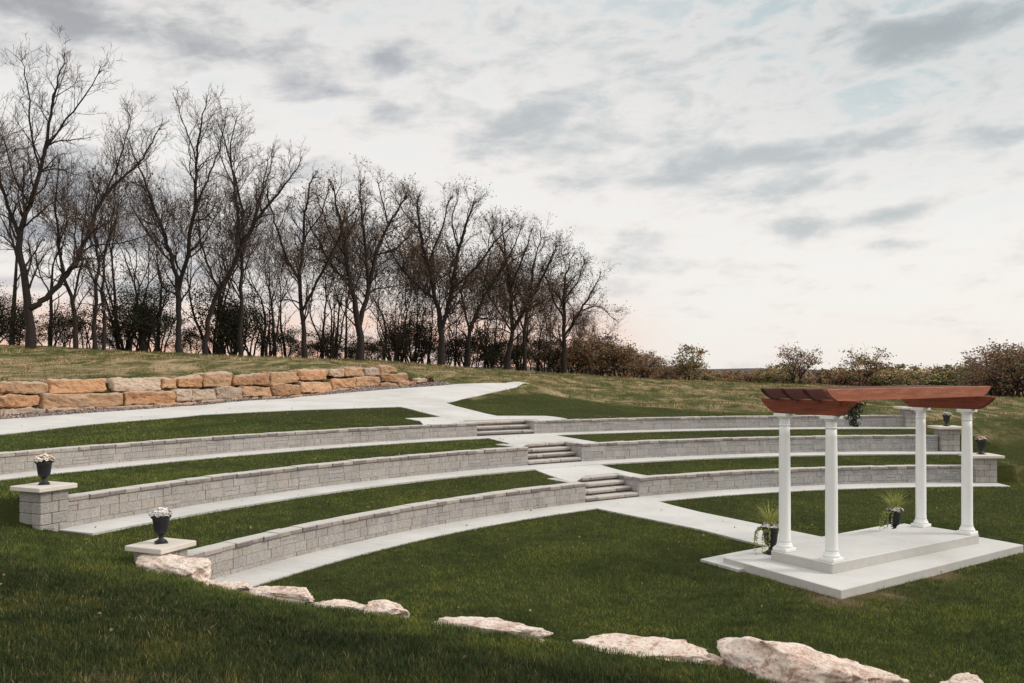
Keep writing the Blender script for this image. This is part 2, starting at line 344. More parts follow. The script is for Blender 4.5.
PLAZA=[hit(px,py) for px,py in PLAZA_PX]+[tuple(pol(R[2]+.285,116.0)[:2]),tuple(pol(R[2]+.285,117.3)[:2]),tuple(pol(R[2]+.83,117.4)[:2]),tuple(pol(R[2]+.83,119.8)[:2]),tuple(pol(R[2]+.83,122.3)[:2]),tuple(pol(R[2]+.285,122.4)[:2]),tuple(pol(R[2]+.285,124)[:2]),tuple(pol(R[2]+.285,126)[:2])]+[hit(420,421.8),hit(405,418.9),hit(424,418.4),hit(441,417.6),hit(420,412.3),hit(400,407.3),hit(370,408.2),hit(340,409.3),hit(270,412),hit(200,415.5),hit(100,424),hit(0,435.3),hit(-40,439)]
GRAV=[hit(px,py) for px,py in [(-40,425),(60,415.6),(120,411.3),(180,406.8),(240,401.8),(300,397),(350,392.8),(400,388.8),(430,386.6),(455,384.4),(446,382.2),(425,381.6)]]+[hit(px,py) for px,py in [(405,382),(380,383),(355,385.5),(330,388.5),(300,391),(250,395),(200,398.5),(150,402),(100,405.5),(50,409),(0,412),(-40,415)]]
PAVE_EDGE.extend([hit(px,py) for px,py in [(-60,441),(0,436),(100,425),(200,416.5),(340,410),(470,411),(500,418),(545,418),(540,385),(500,382),(440,380),(400,372),(300,371),(200,375),(100,379),(0,383),(-60,385)]]); PAVE_EDGE.append(PAVE_EDGE[0])
APRON=[(3.42,15.42),(4.2,16.0),(8.6,19.0),(9.0,18.1),(8.3,17.5),(3.9,14.6)]
SLAB=[(4.98,12.84),(9.75,16.16),(8.54,18.46),(3.77,15.14)]
# polar ground sheet
rings=list(np.arange(.5,12,.5))+list(np.arange(12,20.6,.16))
for i in range(3):
    nx=R[i+1] if i<2 else 36
    rings+=[R[i]-.24,R[i]-.16,R[i]+.12,R[i]+.18]+[R[i]+.3*ST[i][2]-.14,R[i]+.3*ST[i][2]-.06]+list(np.arange(R[i]+1.3 if i else R[i]+1.25,nx-.3,.22))
rings+= [R[0]+.45,R[0]+.75,R[1]+.45,R[1]+.75,R[2]+.4]
x_=36.
while x_<64: rings.append(x_); x_+=.28
while x_<120: rings.append(x_); x_*=1.018
while x_<4500: rings.append(x_); x_*=1.12
rings=np.array(sorted(set(np.round(rings,3)))); NA=760
ang=np.linspace(0,2*np.pi,NA,endpoint=False)
RR,AA=np.meshgrid(rings,ang,indexing='ij'); GX=C.x+RR*np.cos(AA); GY=C.y+RR*np.sin(AA); GZ=H(GX.ravel(),GY.ravel()).reshape(GX.shape)
def np_mesh(name,V,faces,mat,cols=None,cname='Col',dom='POINT',smooth=False):
    # faces: (n,k) array
    me=bpy.data.meshes.new(name); n,k=faces.shape
    me.vertices.add(len(V)); me.vertices.foreach_set('co',np.ascontiguousarray(V,dtype=np.float32).ravel())
    me.loops.add(n*k); me.loops.foreach_set('vertex_index',np.ascontiguousarray(faces,dtype=np.int32).ravel())
    me.polygons.add(n); me.polygons.foreach_set('loop_start',np.arange(0,n*k,k,dtype=np.int32)); me.polygons.foreach_set('loop_total',np.full(n,k,dtype=np.int32))
    if smooth: me.polygons.foreach_set('use_smooth',np.ones(n,bool))
    me.update(calc_edges=True); me.validate()
    if cols is not None:
        a=me.attributes.new(cname,'FLOAT_COLOR',dom); a.data.foreach_set('color',np.c_[cols,np.ones(len(cols))].astype(np.float32).ravel())
    me.materials.append(mat); o=bpy.data.objects.new(name,me); col.objects.link(o); return o
idx=np.arange(len(rings)*NA).reshape(len(rings),NA)
q=np.stack([idx[:-1],np.roll(idx[:-1],-1,1),np.roll(idx[1:],-1,1),idx[1:]],-1).reshape(-1,4)[:, ::-1]
GREENZ=[hit(px,py) for px,py in [(446,403),(478,396.5),(505,391),(540,391),(590,398),(640,404),(680,407.5),(720,410.5),(770,412.5),(830,413.5),(870,413.8)]]+[tuple(pol(28.0,a)[:2]) for a in (86,92,98,104,110,116,122)]
LEFTZ=[tuple(pol(28.0,a)[:2]) for a in (122,130,138,146,154,160)]+[(-22,20)]+[hit(px,py) for px,py in [(0,419),(120,411),(240,402),(350,393),(430,387),(470,398),(490,415)]]
def meadow(x,y):
    x=np.asarray(x);y=np.asarray(y); rx,ry=x-C.x,y-C.y; r=np.hypot(rx,ry);a=np.degrees(np.arctan2(ry,rx))%360;a=np.where(a>300,a-360,a)
    n=fbm(x*.35,y*.35,4,77)-.47
    D=line_dist(GREENZ[:11],x,y)
    m=np.where((r>28.6)&(a<200),1.,0.); gi=in_poly(GREENZ,x,y); m=np.where(gi,np.clip(.9-D/1.3+n*3.5,0,1)*.9,m)
    m=np.where(in_poly(LEFTZ,x,y),0,m)
    m=np.where((a<86)&(r>20.4)&(r<=31),np.clip(.12+n*2.6+.45*sm(25,31,r),0,1),m)
    return np.clip(m,0,1)
def dirt(x,y):
    d=np.hypot(x-5.05,y-12.7); a=np.hypot(x-5.6,y-13.05); n=fbm(np.asarray(x)*2.2,np.asarray(y)*2.2,4,55)
    m=np.clip(.75-np.minimum(d,a)/.5+ (n-.45)*3,0,.8)
    e=line_dist([(4.98,12.84),(9.75,16.16)],x,y); m=np.maximum(m,np.clip(.8-e/.28+(n-.47)*4,0,1)*.7)
    e=line_dist([(4.98,12.84),(3.77,15.14)],x,y); m=np.maximum(m,np.clip(.7-e/.15+(n-.47)*4,0,1)*.7)
    b1=np.hypot((np.asarray(x)+2.75)/.8,(np.asarray(y)-6.6)/.25); m=np.maximum(m,np.clip(1.0-b1+(n-.45)*3,0,1)*.55)
    return m
def tanbias(x,y):
    x=np.asarray(x);y=np.asarray(y); D=line_dist(DWL,x,y); n=fbm(x*.3,y*.15,3,88)-.45
    b=sm(2.2,4.6,D+n*4)*(1-sm(13,19,D+n*6))*(y>28)*(1-sm(-6,6,x)); return b-.8*(1-sm(1.6,3.4,D+n*3))*(x<2)
mk=np.c_[meadow(GX.ravel(),GY.ravel()),dirt(GX.ravel(),GY.ravel()),tanbias(GX.ravel(),GY.ravel())]
V=np.c_[GX.ravel(),GY.ravel(),GZ.ravel()]
V=np.r_[V,[[C.x,C.y,hz(C.x,C.y)]]]; mk=np.r_[mk,[[0,0,0]]]
g=np_mesh('ground',V,q,M['turf_ground'],mk,'Mask',smooth=False); tag(g,kind='structure')
# ------------------------------------------------------------------ paving sheets
def drape(name,poly,mat,off,step=.5,zfun=None,col_=(1,1,1),thick=.06):
    import bmesh
    bm=bmesh.new(); vs=[bm.verts.new((x,y,0)) for x,y in poly]; f=bm.faces.new(vs)
    bmesh.ops.triangulate(bm,faces=[f])
    for _ in range(7):
        le=[e for e in bm.edges if e.calc_length()>step]
        if not le: break
        bmesh.ops.subdivide_edges(bm,edges=le,cuts=1,use_grid_fill=False); bmesh.ops.triangulate(bm,faces=bm.faces[:])
    X=np.array([v.co.x for v in bm.verts]);Y=np.array([v.co.y for v in bm.verts])
    Z=(H(X,Y,False) if zfun is None else zfun(X,Y))+off
    bm.verts.ensure_lookup_table()
    for v,z in zip(bm.verts,Z): v.co.z=z
    for f in bm.faces:
        f.normal_update()
        if f.normal.z<0: f.normal_flip()
    be=[e for e in bm.edges if e.is_boundary]
    ex=bmesh.ops.extrude_edge_only(bm,edges=be)
    for v in [q for q in ex['geom'] if isinstance(q,bmesh.types.BMVert)]: v.co.z-=thick
    me=bpy.data.meshes.new(name); bm.to_mesh(me); bm.free(); me.materials.append(mat)
    a=me.attributes.new('Col','FLOAT_COLOR','CORNER'); a.data.foreach_set('color',np.tile(np.array([*col_,1],np.float32),len(me.loops)))
    o=bpy.data.objects.new(name,me); col.objects.link(o); return tag(o,kind='structure')
for i in range(3):
    mb=MB(); n=150; a0,a1=A_R[i]-(1.6 if i<2 else 1.0),A_L[i]+(.2)
    for k in range(n):
        b0=a0+(a1-a0)*k/n; b1=a0+(a1-a0)*(k+1)/n; gap=.00025 if k%4==0 else 0
        b0+=math.degrees(gap)
        z=ZB[i]+.022; sh=random.uniform(.98,1.015) if k%4==0 else sh if k else 1
        P=[pol(R[i]-PW,b0,z),pol(R[i]+.02,b0,z),pol(R[i]+.02,b1,z),pol(R[i]-PW,b1,z)]
        P2=[Vector((p.x,p.y,z-.08)) for p in P]
        mb.add(P+P2,[(3,2,1,0),(0,4,7,3),(0,1,5,4),(3,7,6,2)],(sh,sh,sh))
    tag(mb.build('path',M['concrete']),kind='structure')
drape('path',LAND1,M['concrete'],.02,.3,lambda x,y:tz(0,np.hypot(x-C.x,y-C.y))+.008)
drape('path',LAND2,M['concrete'],.02,.3,lambda x,y:tz(1,np.hypot(x-C.x,y-C.y))+.008)
drape('path',AISLE,M['concrete'],.026,.6,lambda x,y:np.zeros(x.shape))
drape('path',APRON,M['concrete'],.034,.6,lambda x,y:np.zeros(x.shape))
drape('path',PLAZA,M['concrete'],.024,.45,thick=.12)
drape('gravel_bed',GRAV,M['gravel'],.035,.45,thick=.1)
# ------------------------------------------------------------------ curved walls
def tone(base,v,warm=0):
    k=random.uniform(1-v,1+v); w=random.uniform(-1,1)*warm
    return (base[0]*k*(1+w),base[1]*k,base[2]*k*(1-w))
def arc_block(mb,r0,r1,a0,a1,z0,z1,ch,c):
    # split-faced block, chamfered towards the centre of the arc
    da=math.degrees(ch/r0); f=[(a0+da,z0+ch),(a1-da,z0+ch),(a1-da,z1-ch),(a0+da,z1-ch)]; e=[(a0,z0),(a1,z0),(a1,z1),(a0,z1)]
    P=[pol(r0,a,z) for a,z in f]+[pol(r0+ch,a,z) for a,z in e]+[pol(r1,a,z) for a,z in e]
    Fs=[(0,1,2,3)]
    for j in range(4):
        k=(j+1)%4; Fs.append((j+4,k+4,k,j)); Fs.append((j+8,k+8,k+4,j+4))
    mb.add(P,Fs,c)
def line_block(mb,p0,d,n,s0,s1,t,z0,z1,ch,c,both=True):
    # block of a straight return: along d from s0 to s1, thickness t along n, chamfer on both long faces
    def P(s,q,z): return (p0.x+d.x*s+n.x*q,p0.y+d.y*s+n.y*q,z)
    V=[];Fs=[]
    for q,i in ((0,1),(ch,0),(t-ch,0),(t,1)):
        k=ch*i; V+= [P(s0+k,q,z0+k),P(s1-k,q,z0+k),P(s1-k,q,z1-k),P(s0+k,q,z1-k)]
    Fs=[(0,1,2,3),(15,14,13,12)]
    for a in range(3):
        for j in range(4): Fs.append((a*4+j,a*4+4+j,a*4+4+(j+1)%4,a*4+(j+1)%4))
    mb.add(V,Fs,c)
CAPT=.095
GREY=(.34,.333,.33)
def blockcol(a):
    k=np.clip((a-100)/50,0,1)      # painted light: darker cool grey right, paler buff as if sunlit on the left
    return tone((GREY[0]*(1+.16*k),GREY[1]*(1+.10*k),GREY[2]*(1+.05*k)),.10,.03)
def capcol():
    return random.choice([tone((.30,.265,.245),.15,.03)]*3+[tone((.23,.205,.195),.15,.03)]*3+[tone((.38,.34,.305),.1,.03)]*2)
def curved_wall(i,a0,a1,label,cheek):
    r=R[i]; z0=ZB[i]-.05; zt=ZB[i]+HH[i]; am=(a0+a1)/2
    root=empty('retaining_wall',pol(r,am,ZB[i]),label,'retaining wall','curved block retaining walls')
    mb=MB(); zc=zt-CAPT; nco=3; hs=[(zc-z0)*k for k in (.30,.37,.33)]
    z=z0
    for h in hs:
        a=a0
        if random.random()<.8: a-=random.uniform(0,.4)
        while a<a1:
            L=random.choice([.2,.3,.3,.42,.46]); b=a+math.degrees(L/r)
            if b>a1-math.degrees(.1/r): b=a1
            aa=max(a,a0)
            if random.random()<.13 and L>.25:      # a pair of thin units in place of one
                zz=z+h*random.uniform(.4,.6)
                arc_block(mb,r+random.uniform(-.008,.008),r+.24,aa,b-.008,z+.002,zz-.002,.008,blockcol(a)); arc_block(mb,r+random.uniform(-.008,.008),r+.24,aa,b-.008,zz+.002,z+h-.002,.008,blockcol(a))
            else: arc_block(mb,r+random.uniform(-.008,.008),r+.24,aa,b-.005,z+.001,z+h-.001,.007,blockcol(a))
            a=b
        z+=h
    n=max(4,int((a1-a0)/1.2))
    for k in range(n):
        arc_block(mb,r+.035,r+.2,a0+.12+(a1-a0-.24)*k/n,a0+.12+(a1-a0-.24)*(k+1)/n,z0-.05,zc-.004,.001,(.08,.075,.07))
    cp=MB(); a=a0
    while a<a1:
        b=a+math.degrees(random.uniform(.27,.44)/r)
        if b>a1-math.degrees(.12/r): b=a1
        arc_block(cp,r-.035+random.uniform(-.014,.014),r+.28,a,b-.012,zc+random.uniform(0,.005),zt+random.uniform(-.008,.006),.016,capcol()); a=b
    # return beside the steps
    for side in cheek:
        ae=a1 if side>0 else a0
        rad=pol(1,ae)-pol(0,ae); rad=Vector((rad.x,rad.y)); tan=Vector((-rad.y,rad.x))*side   # pointing away from the walling, into the steps
        p=pol(r+.245,ae); p=Vector((p.x,p.y))-tan*.27
        L=.3*ST[i][2]-.1; z=z0
        for h in hs:
            s=0
            while s<L-.02:
                e=min(L,s+random.choice([.25,.35,.42])); line_block(mb,p,rad,tan,s,e-.006,.27+random.uniform(-.006,.006),z+.001,z+h-.001,.007,blockcol(ae)); s=e
            z+=h
        s=.04
        while s<L-.02:
            e=min(L,s+random.uniform(.28,.4)); line_block(cp,p-tan*.03,rad,tan,s,e-.008,.335,zc+random.uniform(0,.004),zt+random.uniform(-.003,.003),.014,capcol()); s=e
    mb.build('block_face',M['wall_block'],root); cp.build('coping',M['coping_stone'],root)
TIER=['lowest','middle','uppermost']
for i in range(3):
    curved_wall(i,A_R[i],ST[i][0],f'grey block wall of the {TIER[i]} terrace, running right from the steps behind the pergola',(1,))
    curved_wall(i,ST[i][1],A_L[i],f'grey block wall of the {TIER[i]} terrace, curving left from the steps',(-1,))
# ------------------------------------------------------------------ steps
for i,(a0,a1,n) in enumerate(ST):
    am=(a0+a1)/2; r=R[i]; rad=pol(1,am)-pol(0,am); tan=Vector((-rad.y,rad.x,0)); rz=math.atan2(tan.y,tan.x)
    half=r*math.radians(a1-a0)/2; root=empty('stone_steps',pol(r,am,ZB[i]),['flight of four grey stone steps nearest the lawn, at the head of the aisle','flight of four grey stone steps in the middle terrace wall','short flight of three grey stone steps in the uppermost terrace wall'][i],'steps','stone steps')
    rise=HH[i]/n
    for k in range(n):
        z=ZB[i]+rise*(k+1); rr=r-.03+.3*k; dep=.36 if k<n-1 else .34
        mb=MB(); s=-half-.02*(k>0); e_=half+.02*(k>0)
        cuts=[s]+sorted(random.uniform(s+.3,e_-.3) for _ in range(2))+[e_]
        for q in range(3):
            if cuts[q+1]-cuts[q]<.05: continue
            c=pol(rr+dep/2,am)+tan*((cuts[q]+cuts[q+1])/2)
            mb.box((c.x,c.y,z-.045),(cuts[q+1]-cuts[q]-.008,dep,.09),rz,tuple(k_*1.12 for k_ in capcol()),.02)
        mb.build('tread',M['coping_stone'],root)
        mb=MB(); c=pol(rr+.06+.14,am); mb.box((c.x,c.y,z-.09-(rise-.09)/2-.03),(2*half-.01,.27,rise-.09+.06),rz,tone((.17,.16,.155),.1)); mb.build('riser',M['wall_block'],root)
# ------------------------------------------------------------------ pillars
def pillar(i,ac,z0,ztop,label,rad_off=.13,body=.64,cap=.9):
    p=pol(R[i]+rad_off,ac,z0); rz=R_(ac+90); root=empty('stone_pillar',p,label,'pillar','block pillars at the ends of the terrace walls')
    mb=MB(); n=max(3,round((ztop-.085-z0+.15)/.19)); h=(ztop-.085-z0+.15)/n; z=z0-.15
    ca,sa=math.cos(rz),math.sin(rz)
    for k in range(n):
        for (fx,fy,w,d) in ([(-1,0,.36,1),(1,0,.64,1)] if k%2 else [(-1,0,.6,1),(1,0,.4,1)]):
            w*=body; dd=body; cx=(-body/2+w/2) if fx<0 else (body/2-w/2)
            for half in ((-1,.55),(1,.45)) if k%3!=1 else ((0,1),):
                ww=w-.006; d2=dd*half[1]-.006; cy=half[0]*(dd/2-dd*half[1]/2)
                mb.box((p.x+cx*ca-cy*sa,p.y+cx*sa+cy*ca,z+h/2),(ww,d2,h-.005),rz,tone((GREY[0]*1.08,GREY[1]*1.05,GREY[2]),.15,.025),.012)
        z+=h
    mb.box((p.x,p.y,(z0-.15+ztop-.09)/2),(body-.05,body-.05,ztop-.09-z0+.15),rz,(.08,.075,.07))
    mb.build('block_shaft',M['wall_block'],root)
    mb=MB(); mb.box((p.x,p.y,ztop-.0425),(cap,cap,.085),rz,(1,1,1),.012); mb.build('cap_slab',M['cap_stone'],root)
    return Vector((p.x,p.y,ztop))
TOP=[ZB[i]+HH[i] for i in range(3)]
P1L=pillar(0,157.25,0.1,.79,'low block pillar with pale cap beside the flat boulder, at the left end of the lowest wall',.16,.56,.74)
P2L=pillar(1,155.9,.55,1.47,'tall block pillar at the left end of the middle wall, standing in the dark grass bank',.2,.56,.76)
P1R=pillar(0,88.75,0,.87,'block pillar at the right end of the lowest wall, rightmost in the photo',.12,.64,.94)
P2R=pillar(1,87.5,.65,1.53,'block pillar at the right end of the middle wall, seen between the two right pergola columns',.12,.62,.92)
P3R=pillar(2,86.3,1.2,2.02,'block pillar at the right end of the uppermost wall, half hidden behind a pergola column',.12,.62,1.0)
# ------------------------------------------------------------------ urns
def urn(loc,h,label,fl,grass=False,trail=False,hang_dir=(-1,0)):
    loc=Vector(loc); root=empty('urn_planter',loc,label,'planter','black urn planters with flowers'); s=h
    mb=MB(); mb.box((loc.x,loc.y,loc.z+.03*s),(.44*s,.44*s,.06*s),.5,(1,1,1),.008*s)
    mb.lathe([(.20*s,.06*s),(.19*s,.10*s),(.10*s,.16*s),(.075*s,.23*s),(.09*s,.27*s),(.13*s,.30*s)],20,loc); mb.build('pedestal',M['urn_iron'],root,True)
    mb=MB(); mb.lathe([(.10*s,.30*s),(.20*s,.36*s),(.245*s,.45*s),(.265*s,.6*s),(.285*s,.78*s),(.31*s,.92*s),(.36*s,.95*s),(.37*s,.985*s),(.34*s,1.0*s),(.31*s,.99*s),(.29*s,.93*s)],24,loc,flute=.05,fl=(.37*s,.85*s)); mb.build('bowl',M['urn_iron'],root,True)
    fo=MB(); fw=MB()
    for k in range(170):
        a=random.uniform(0,6.28); q=math.sqrt(random.random())*.36*s; z=.97*s+random.uniform(0,.26*s)*(1-(q/(.5*s))**2)
        p=loc+Vector((q*math.cos(a),q*math.sin(a),z)); fo.leaf(p,random.uniform(.05,.08),tone((.09,.12,.045),.35),0,.6)
    for k in range(fl[1]):
        a=random.uniform(0,6.28); q=math.sqrt(random.random())*.38*s; z=1.06*s+random.uniform(0,.26*s)*(1-(q/(.42*s))**2)
        p=loc+Vector((q*math.cos(a),q*math.sin(a),z)); c=tone(random.choice(fl[0]),.1); sz=random.uniform(.026,.04)
        nrm=Vector((math.cos(a)*.6+random.gauss(0,.3),math.sin(a)*.6+random.gauss(0,.3),1)).normalized(); u=nrm.orthogonal().normalized(); w=nrm.cross(u); V=[p-nrm*.01]
        for j in range(10):
            g=6.2832*j/10; rr=sz*(1 if j%2 else .78); V.append(p+u*rr*math.cos(g)+w*rr*math.sin(g)+nrm*.006)
        fw.add(V,[(0,1+j,1+(j+1)%10) for j in range(10)],c)
        fw.leaf(p+nrm*.006,.016,(.5,.4,.1))
    if grass:
        for k in range(170):
            a=random.uniform(0,6.28); l=random.uniform(.25,.60); lean=random.uniform(.08,.9); d=Vector((math.cos(a),math.sin(a),0)); p0=loc+Vector((0,0,.98*s))+d*random.uniform(0,.1); pts=[]
            for j in range(6):
                tt=j/5; pts.append(p0+d*(lean*l*tt*tt*1.2)+Vector((0,0,l*(tt-.55*lean*tt*tt))))
            w=Vector((-d.y,d.x,0)); c=tone((.40,.42,.12),.3,.1)
            for j in range(5):
                w0=.008*(1-j/5.5);w1=.008*(1-(j+1)/5.5); fo.add([pts[j]-w*w0,pts[j]+w*w0,pts[j+1]+w*w1,pts[j+1]-w*w1],[(0,1,2,3)],c)
    if trail:
        d0=Vector((hang_dir[0],hang_dir[1],0)).normalized()
        for k in range(16):
            a=random.gauss(0,.7); d=Vector((d0.x*math.cos(a)-d0.y*math.sin(a),d0.x*math.sin(a)+d0.y*math.cos(a),0)); L=random.uniform(.25,.55); p0=loc+Vector((0,0,1.0*s))+d*.13
            for j in range(14):
                tt=j/13; p=p0+d*(.12*math.sin(min(1,tt*1.6)*1.57)+.04*tt)+Vector((0,0,.06*tt-L*tt*tt)); fo.leaf(p,random.uniform(.04,.06),tone((.30,.33,.10),.3,.1),0,.6)
    fo.build('foliage',M['leaf'],root); fw.build('flowers',M['petal'],root)
WH=[(1,1,1),(.95,.93,.98)]; PK=[(1,.93,.86),(.95,.76,.66),(1,1,.96)]; TN=[(.75,.6,.48),(.6,.42,.36),(.9,.85,.8)]
urn(P1L,.42,'black urn full of white petunias on the low left pillar by the boulder',(WH,260))
urn(P2L,.41,'black urn with cream and pale pink flowers on the tall left pillar',(PK,200))
urn(P1R,.43,'black urn with tan flowers on the rightmost pillar beside the last pergola column',(TN,140))
urn(P2R,.38,'dark urn topped by a dome of white flowers between the two right pergola columns',([(.85,.85,.85)],160))
urn(P3R,.4,'dark urn mostly hidden behind the right pergola beam',(TN,120))
urn((4.70,15.42,.127),.46,'black urn with spiky grass and white flowers on the slab by the left pergola columns',(WH,60),True,True,(-.9,-.3))
urn((7.90,17.50,.127),.42,'black urn with spiky grass and trailing vine behind the platform by the right pergola columns',(WH,60),True,True,(-1,-.1))
# ------------------------------------------------------------------ slab, platform, pergola
ea=R_(33.2); E1=Vector((math.cos(ea),math.sin(ea),0)); G1=Vector((-math.sin(ea),math.cos(ea),0)); N0=Vector((5.23,13.86,0)); ZP=.30
mb=MB(); P=[Vector((x,y,.12)) for x,y in SLAB]; B=[Vector((p.x,p.y,-.06)) for p in P]; cen=sum(P,Vector())/4
I=[p+(cen-p).normalized()*.012+Vector((0,0,.008)) for p in P]
mb.add(P+B+I,[(8,9,10,11)]+[(i,(i+1)%4,8+(i+1)%4,8+i) for i in range(4)]+[(i,i+4,(i+1)%4+4,(i+1)%4) for i in range(4)],(1.0,1.0,1.0)); tag(mb.build('patio_slab',M['concrete']),kind='structure')
pc=N0+E1*2.25+G1*.625
mb=MB(); mb.box((pc.x,pc.y,.21),(4.5,1.25,.18),ea,(.97,.975,.98),.012); o=mb.build('concrete_platform',M['concrete'],loc=(pc.x,pc.y,.128)); tag(o,'raised pale concrete platform carrying the four white columns','platform')
perg=empty('pergola',(pc.x,pc.y,ZP),'white-columned pergola with red-brown scalloped timber rafters on the platform','pergola')
cpos=[N0+E1*.19+G1*1.10,N0+E1*.20+G1*.155,N0+E1*4.37+G1*1.10,N0+E1*4.36+G1*.155]
for p in cpos:
    p=Vector((p.x,p.y,ZP)); c=bpy.data.objects.new('column',None); col.objects.link(c); c.parent=perg; c.location=p-perg.location
    mb=MB(); prof=[(.108,.15),(.103,.19),(.100,.24),(.100,.9),(.098,1.5),(.092,2.05),(.088,2.2)]; mb.lathe(prof,32,p); mb.build('shaft',M['white_paint'],c,True)
    mb=MB(); mb.box((p.x,p.y,ZP+.03),(.28,.28,.06),ea,(1,1,1),.008); mb.lathe([(.130,.06),(.138,.075),(.139,.09),(.133,.105),(.120,.115),(.116,.135),(.109,.155)],32,p); mb.build('base',M['white_paint'],c)
    mb=MB(); mb.lathe([(.088,2.195),(.099,2.2),(.101,2.213),(.090,2.222),(.090,2.31),(.10,2.315),(.112,2.335),(.122,2.352)],32,p); mb.box((p.x,p.y,ZP+2.383),(.27,.27,.06),ea,(1,1,1),.007); mb.build('capital',M['white_paint'],c)
def timber(name,p0,d,L,hgt,th,z0,c=(1,1,1),cut=.33,cutR=None):
    nrm=Vector((-d.y,d.x,0)); prof=[(0,hgt),(0,hgt-.03)]
    for k in range(1,9):
        t=k/8*1.5708; prof.append((cut*(.72*k/8+.28*(1-math.cos(t))),(hgt-.03)*(1-(.5*k/8+.5*math.sin(t)))))
    pr=[(L-s,z) for s,z in prof[::-1]]; full=prof+pr; n=len(full); V=[];b=.006
    for q,ins in ((-th/2,b),(-th/2+b,0),(th/2-b,0),(th/2,b)):
        for s,z in full:
            ss=s+(ins if s<L/2 else -ins); zz=min(max(z,ins),hgt-ins); w=p0+d*ss+nrm*q; V.append((w.x,w.y,z0+zz))
    Fs=[tuple(range(n)),tuple(range(4*n-1,3*n-1,-1))]
    for a in range(3):
        for j in range(n): Fs.append((a*n+j,a*n+n+j,a*n+n+(j+1)%n,a*n+(j+1)%n))
    mb=MB(); mb.add(V,Fs,c); return mb.build(name,M['stained_timber'],perg)
ZT=ZP+2.413
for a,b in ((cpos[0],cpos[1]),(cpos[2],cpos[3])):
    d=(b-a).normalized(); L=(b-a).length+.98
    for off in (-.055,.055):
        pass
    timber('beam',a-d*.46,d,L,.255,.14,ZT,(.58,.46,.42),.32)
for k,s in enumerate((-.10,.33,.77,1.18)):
    p=cpos[0]-G1*s-E1*.46; timber('rafter',p,E1,4.98,.20,.085,ZT+.255-.012,(.98,1.02,1.02) if k==3 else (.17,.13,.12),.30)  # rear rafters darkened: shade between the rafters is put into their colour
# garland of ivy hanging at the front beam end
d=(cpos[1]-cpos[0]).normalized(); gp=cpos[1]+d*.40; gp=Vector((gp.x,gp.y,ZT+.24)); mb=MB()
for k in range(260):
    tt=random.random(); sp=.125*(1-tt*.6); p=gp+Vector((random.gauss(0,sp*.6)+.03,random.gauss(0,sp*.5),-.02-.38*tt)); mb.leaf(p,random.uniform(.045,.075),tone((.045,.06,.03),.35,.06),0,.6)
for k in range(9):
    a=random.uniform(0,6.28); mb.tube([gp+Vector((math.cos(a)*.03,math.sin(a)*.03,0)),gp+Vector((math.cos(a)*.07,math.sin(a)*.07,-.2)),gp+Vector((math.cos(a)*.05,math.sin(a)*.05,-.40))],[.005,.004,.003],4,(.06,.05,.03))
o=mb.build('ivy_garland',M['leaf'],loc=tuple(gp)); tag(o,'dark green ivy garland hanging from the front end of the left pergola beam','garland')
# ------------------------------------------------------------------ boulders on the bank edge
def boulder(px,py,d,w,h,dep,rz,seed,label,flat=.6):
    import bmesh
    p=at(px,py,d); bm=bmesh.new(); bmesh.ops.create_icosphere(bm,subdivisions=6,radius=1)
    rs=random.Random(seed); cuts=[(Vector((rs.gauss(0,1),rs.gauss(0,1),rs.gauss(0,.6))).normalized(),rs.uniform(.5,.85)) for _ in range(12)]+[(Vector((rs.gauss(0,.15),rs.gauss(0,.15),1)).normalized(),flat)]
    so=Vector((seed*3.1,seed*1.7,0))
    for v in bm.verts:
        q=v.co.copy()
        for n,k in cuts:
            e=q.dot(n)-k
            if e>0: q-=n*e*.88
        n1=mnoise.fractal(q*1.3+so,.9,2.1,5); n2=mnoise.fractal(q*5+so,.8,2.1,4)
        n3=mnoise.ridged_multi_fractal(q*2.6+so,.9,2.2,5,1.0,2.0); q+=q.normalized()*(n1*.22+n2*.035-(n3-1.0)*.02)
        v.co=Vector((q.x*w/2*1.12,q.y*dep/2,q.z*h/2*1.25))
    me=bpy.data.meshes.new('boulder'); bm.to_mesh(me); bm.free(); me.materials.append(M['boulder_stone'])
    me.polygons.foreach_set('use_smooth',[True]*len(me.polygons))
    o=bpy.data.objects.new('boulder',me); col.objects.link(o); o.location=p; o.rotation_euler=(0,0,rz); tag(o,label,'boulder','pale boulders edging the grass bank')
BL=-.5
boulder(177,571,12.7,1.34,.52,.75,-.5,1,'flat pale boulder directly below the low left pillar',.5)
boulder(230,589,12.35,.95,.22,.4,BL,2,'small flat boulder beside the end of the lowest path, right of the pillar boulder')
boulder(287,597,11.7,1.22,.25,.5,BL,3,'low rounded boulder at the edge of the lawn, third along from the pillar')
boulder(338,607,11.35,.86,.17,.4,BL,4,'smallest boulder, barely showing between two others on the bank edge')
boulder(388,612,11.0,.72,.28,.45,BL*.5,5,'small peaked boulder with a blunt right end at mid-left of the bank edge')
boulder(484,633,10.25,2.2,.40,.7,-.42,6,'long wedge-shaped pale boulder at the bottom centre, sloping down to the right',.5)
boulder(639,656,9.55,2.0,.40,.75,-.34,7,'long smooth boulder immediately left of the biggest boulder',.5)
boulder(807,679,8.95,1.90,.70,1.0,-.25,8,'biggest boulder, pitted and brown-stained, at the bottom right',.7)
boulder(960,690,8.45,.62,.28,.5,-.2,9,'boulder cut off by the bottom right edge of the photo')
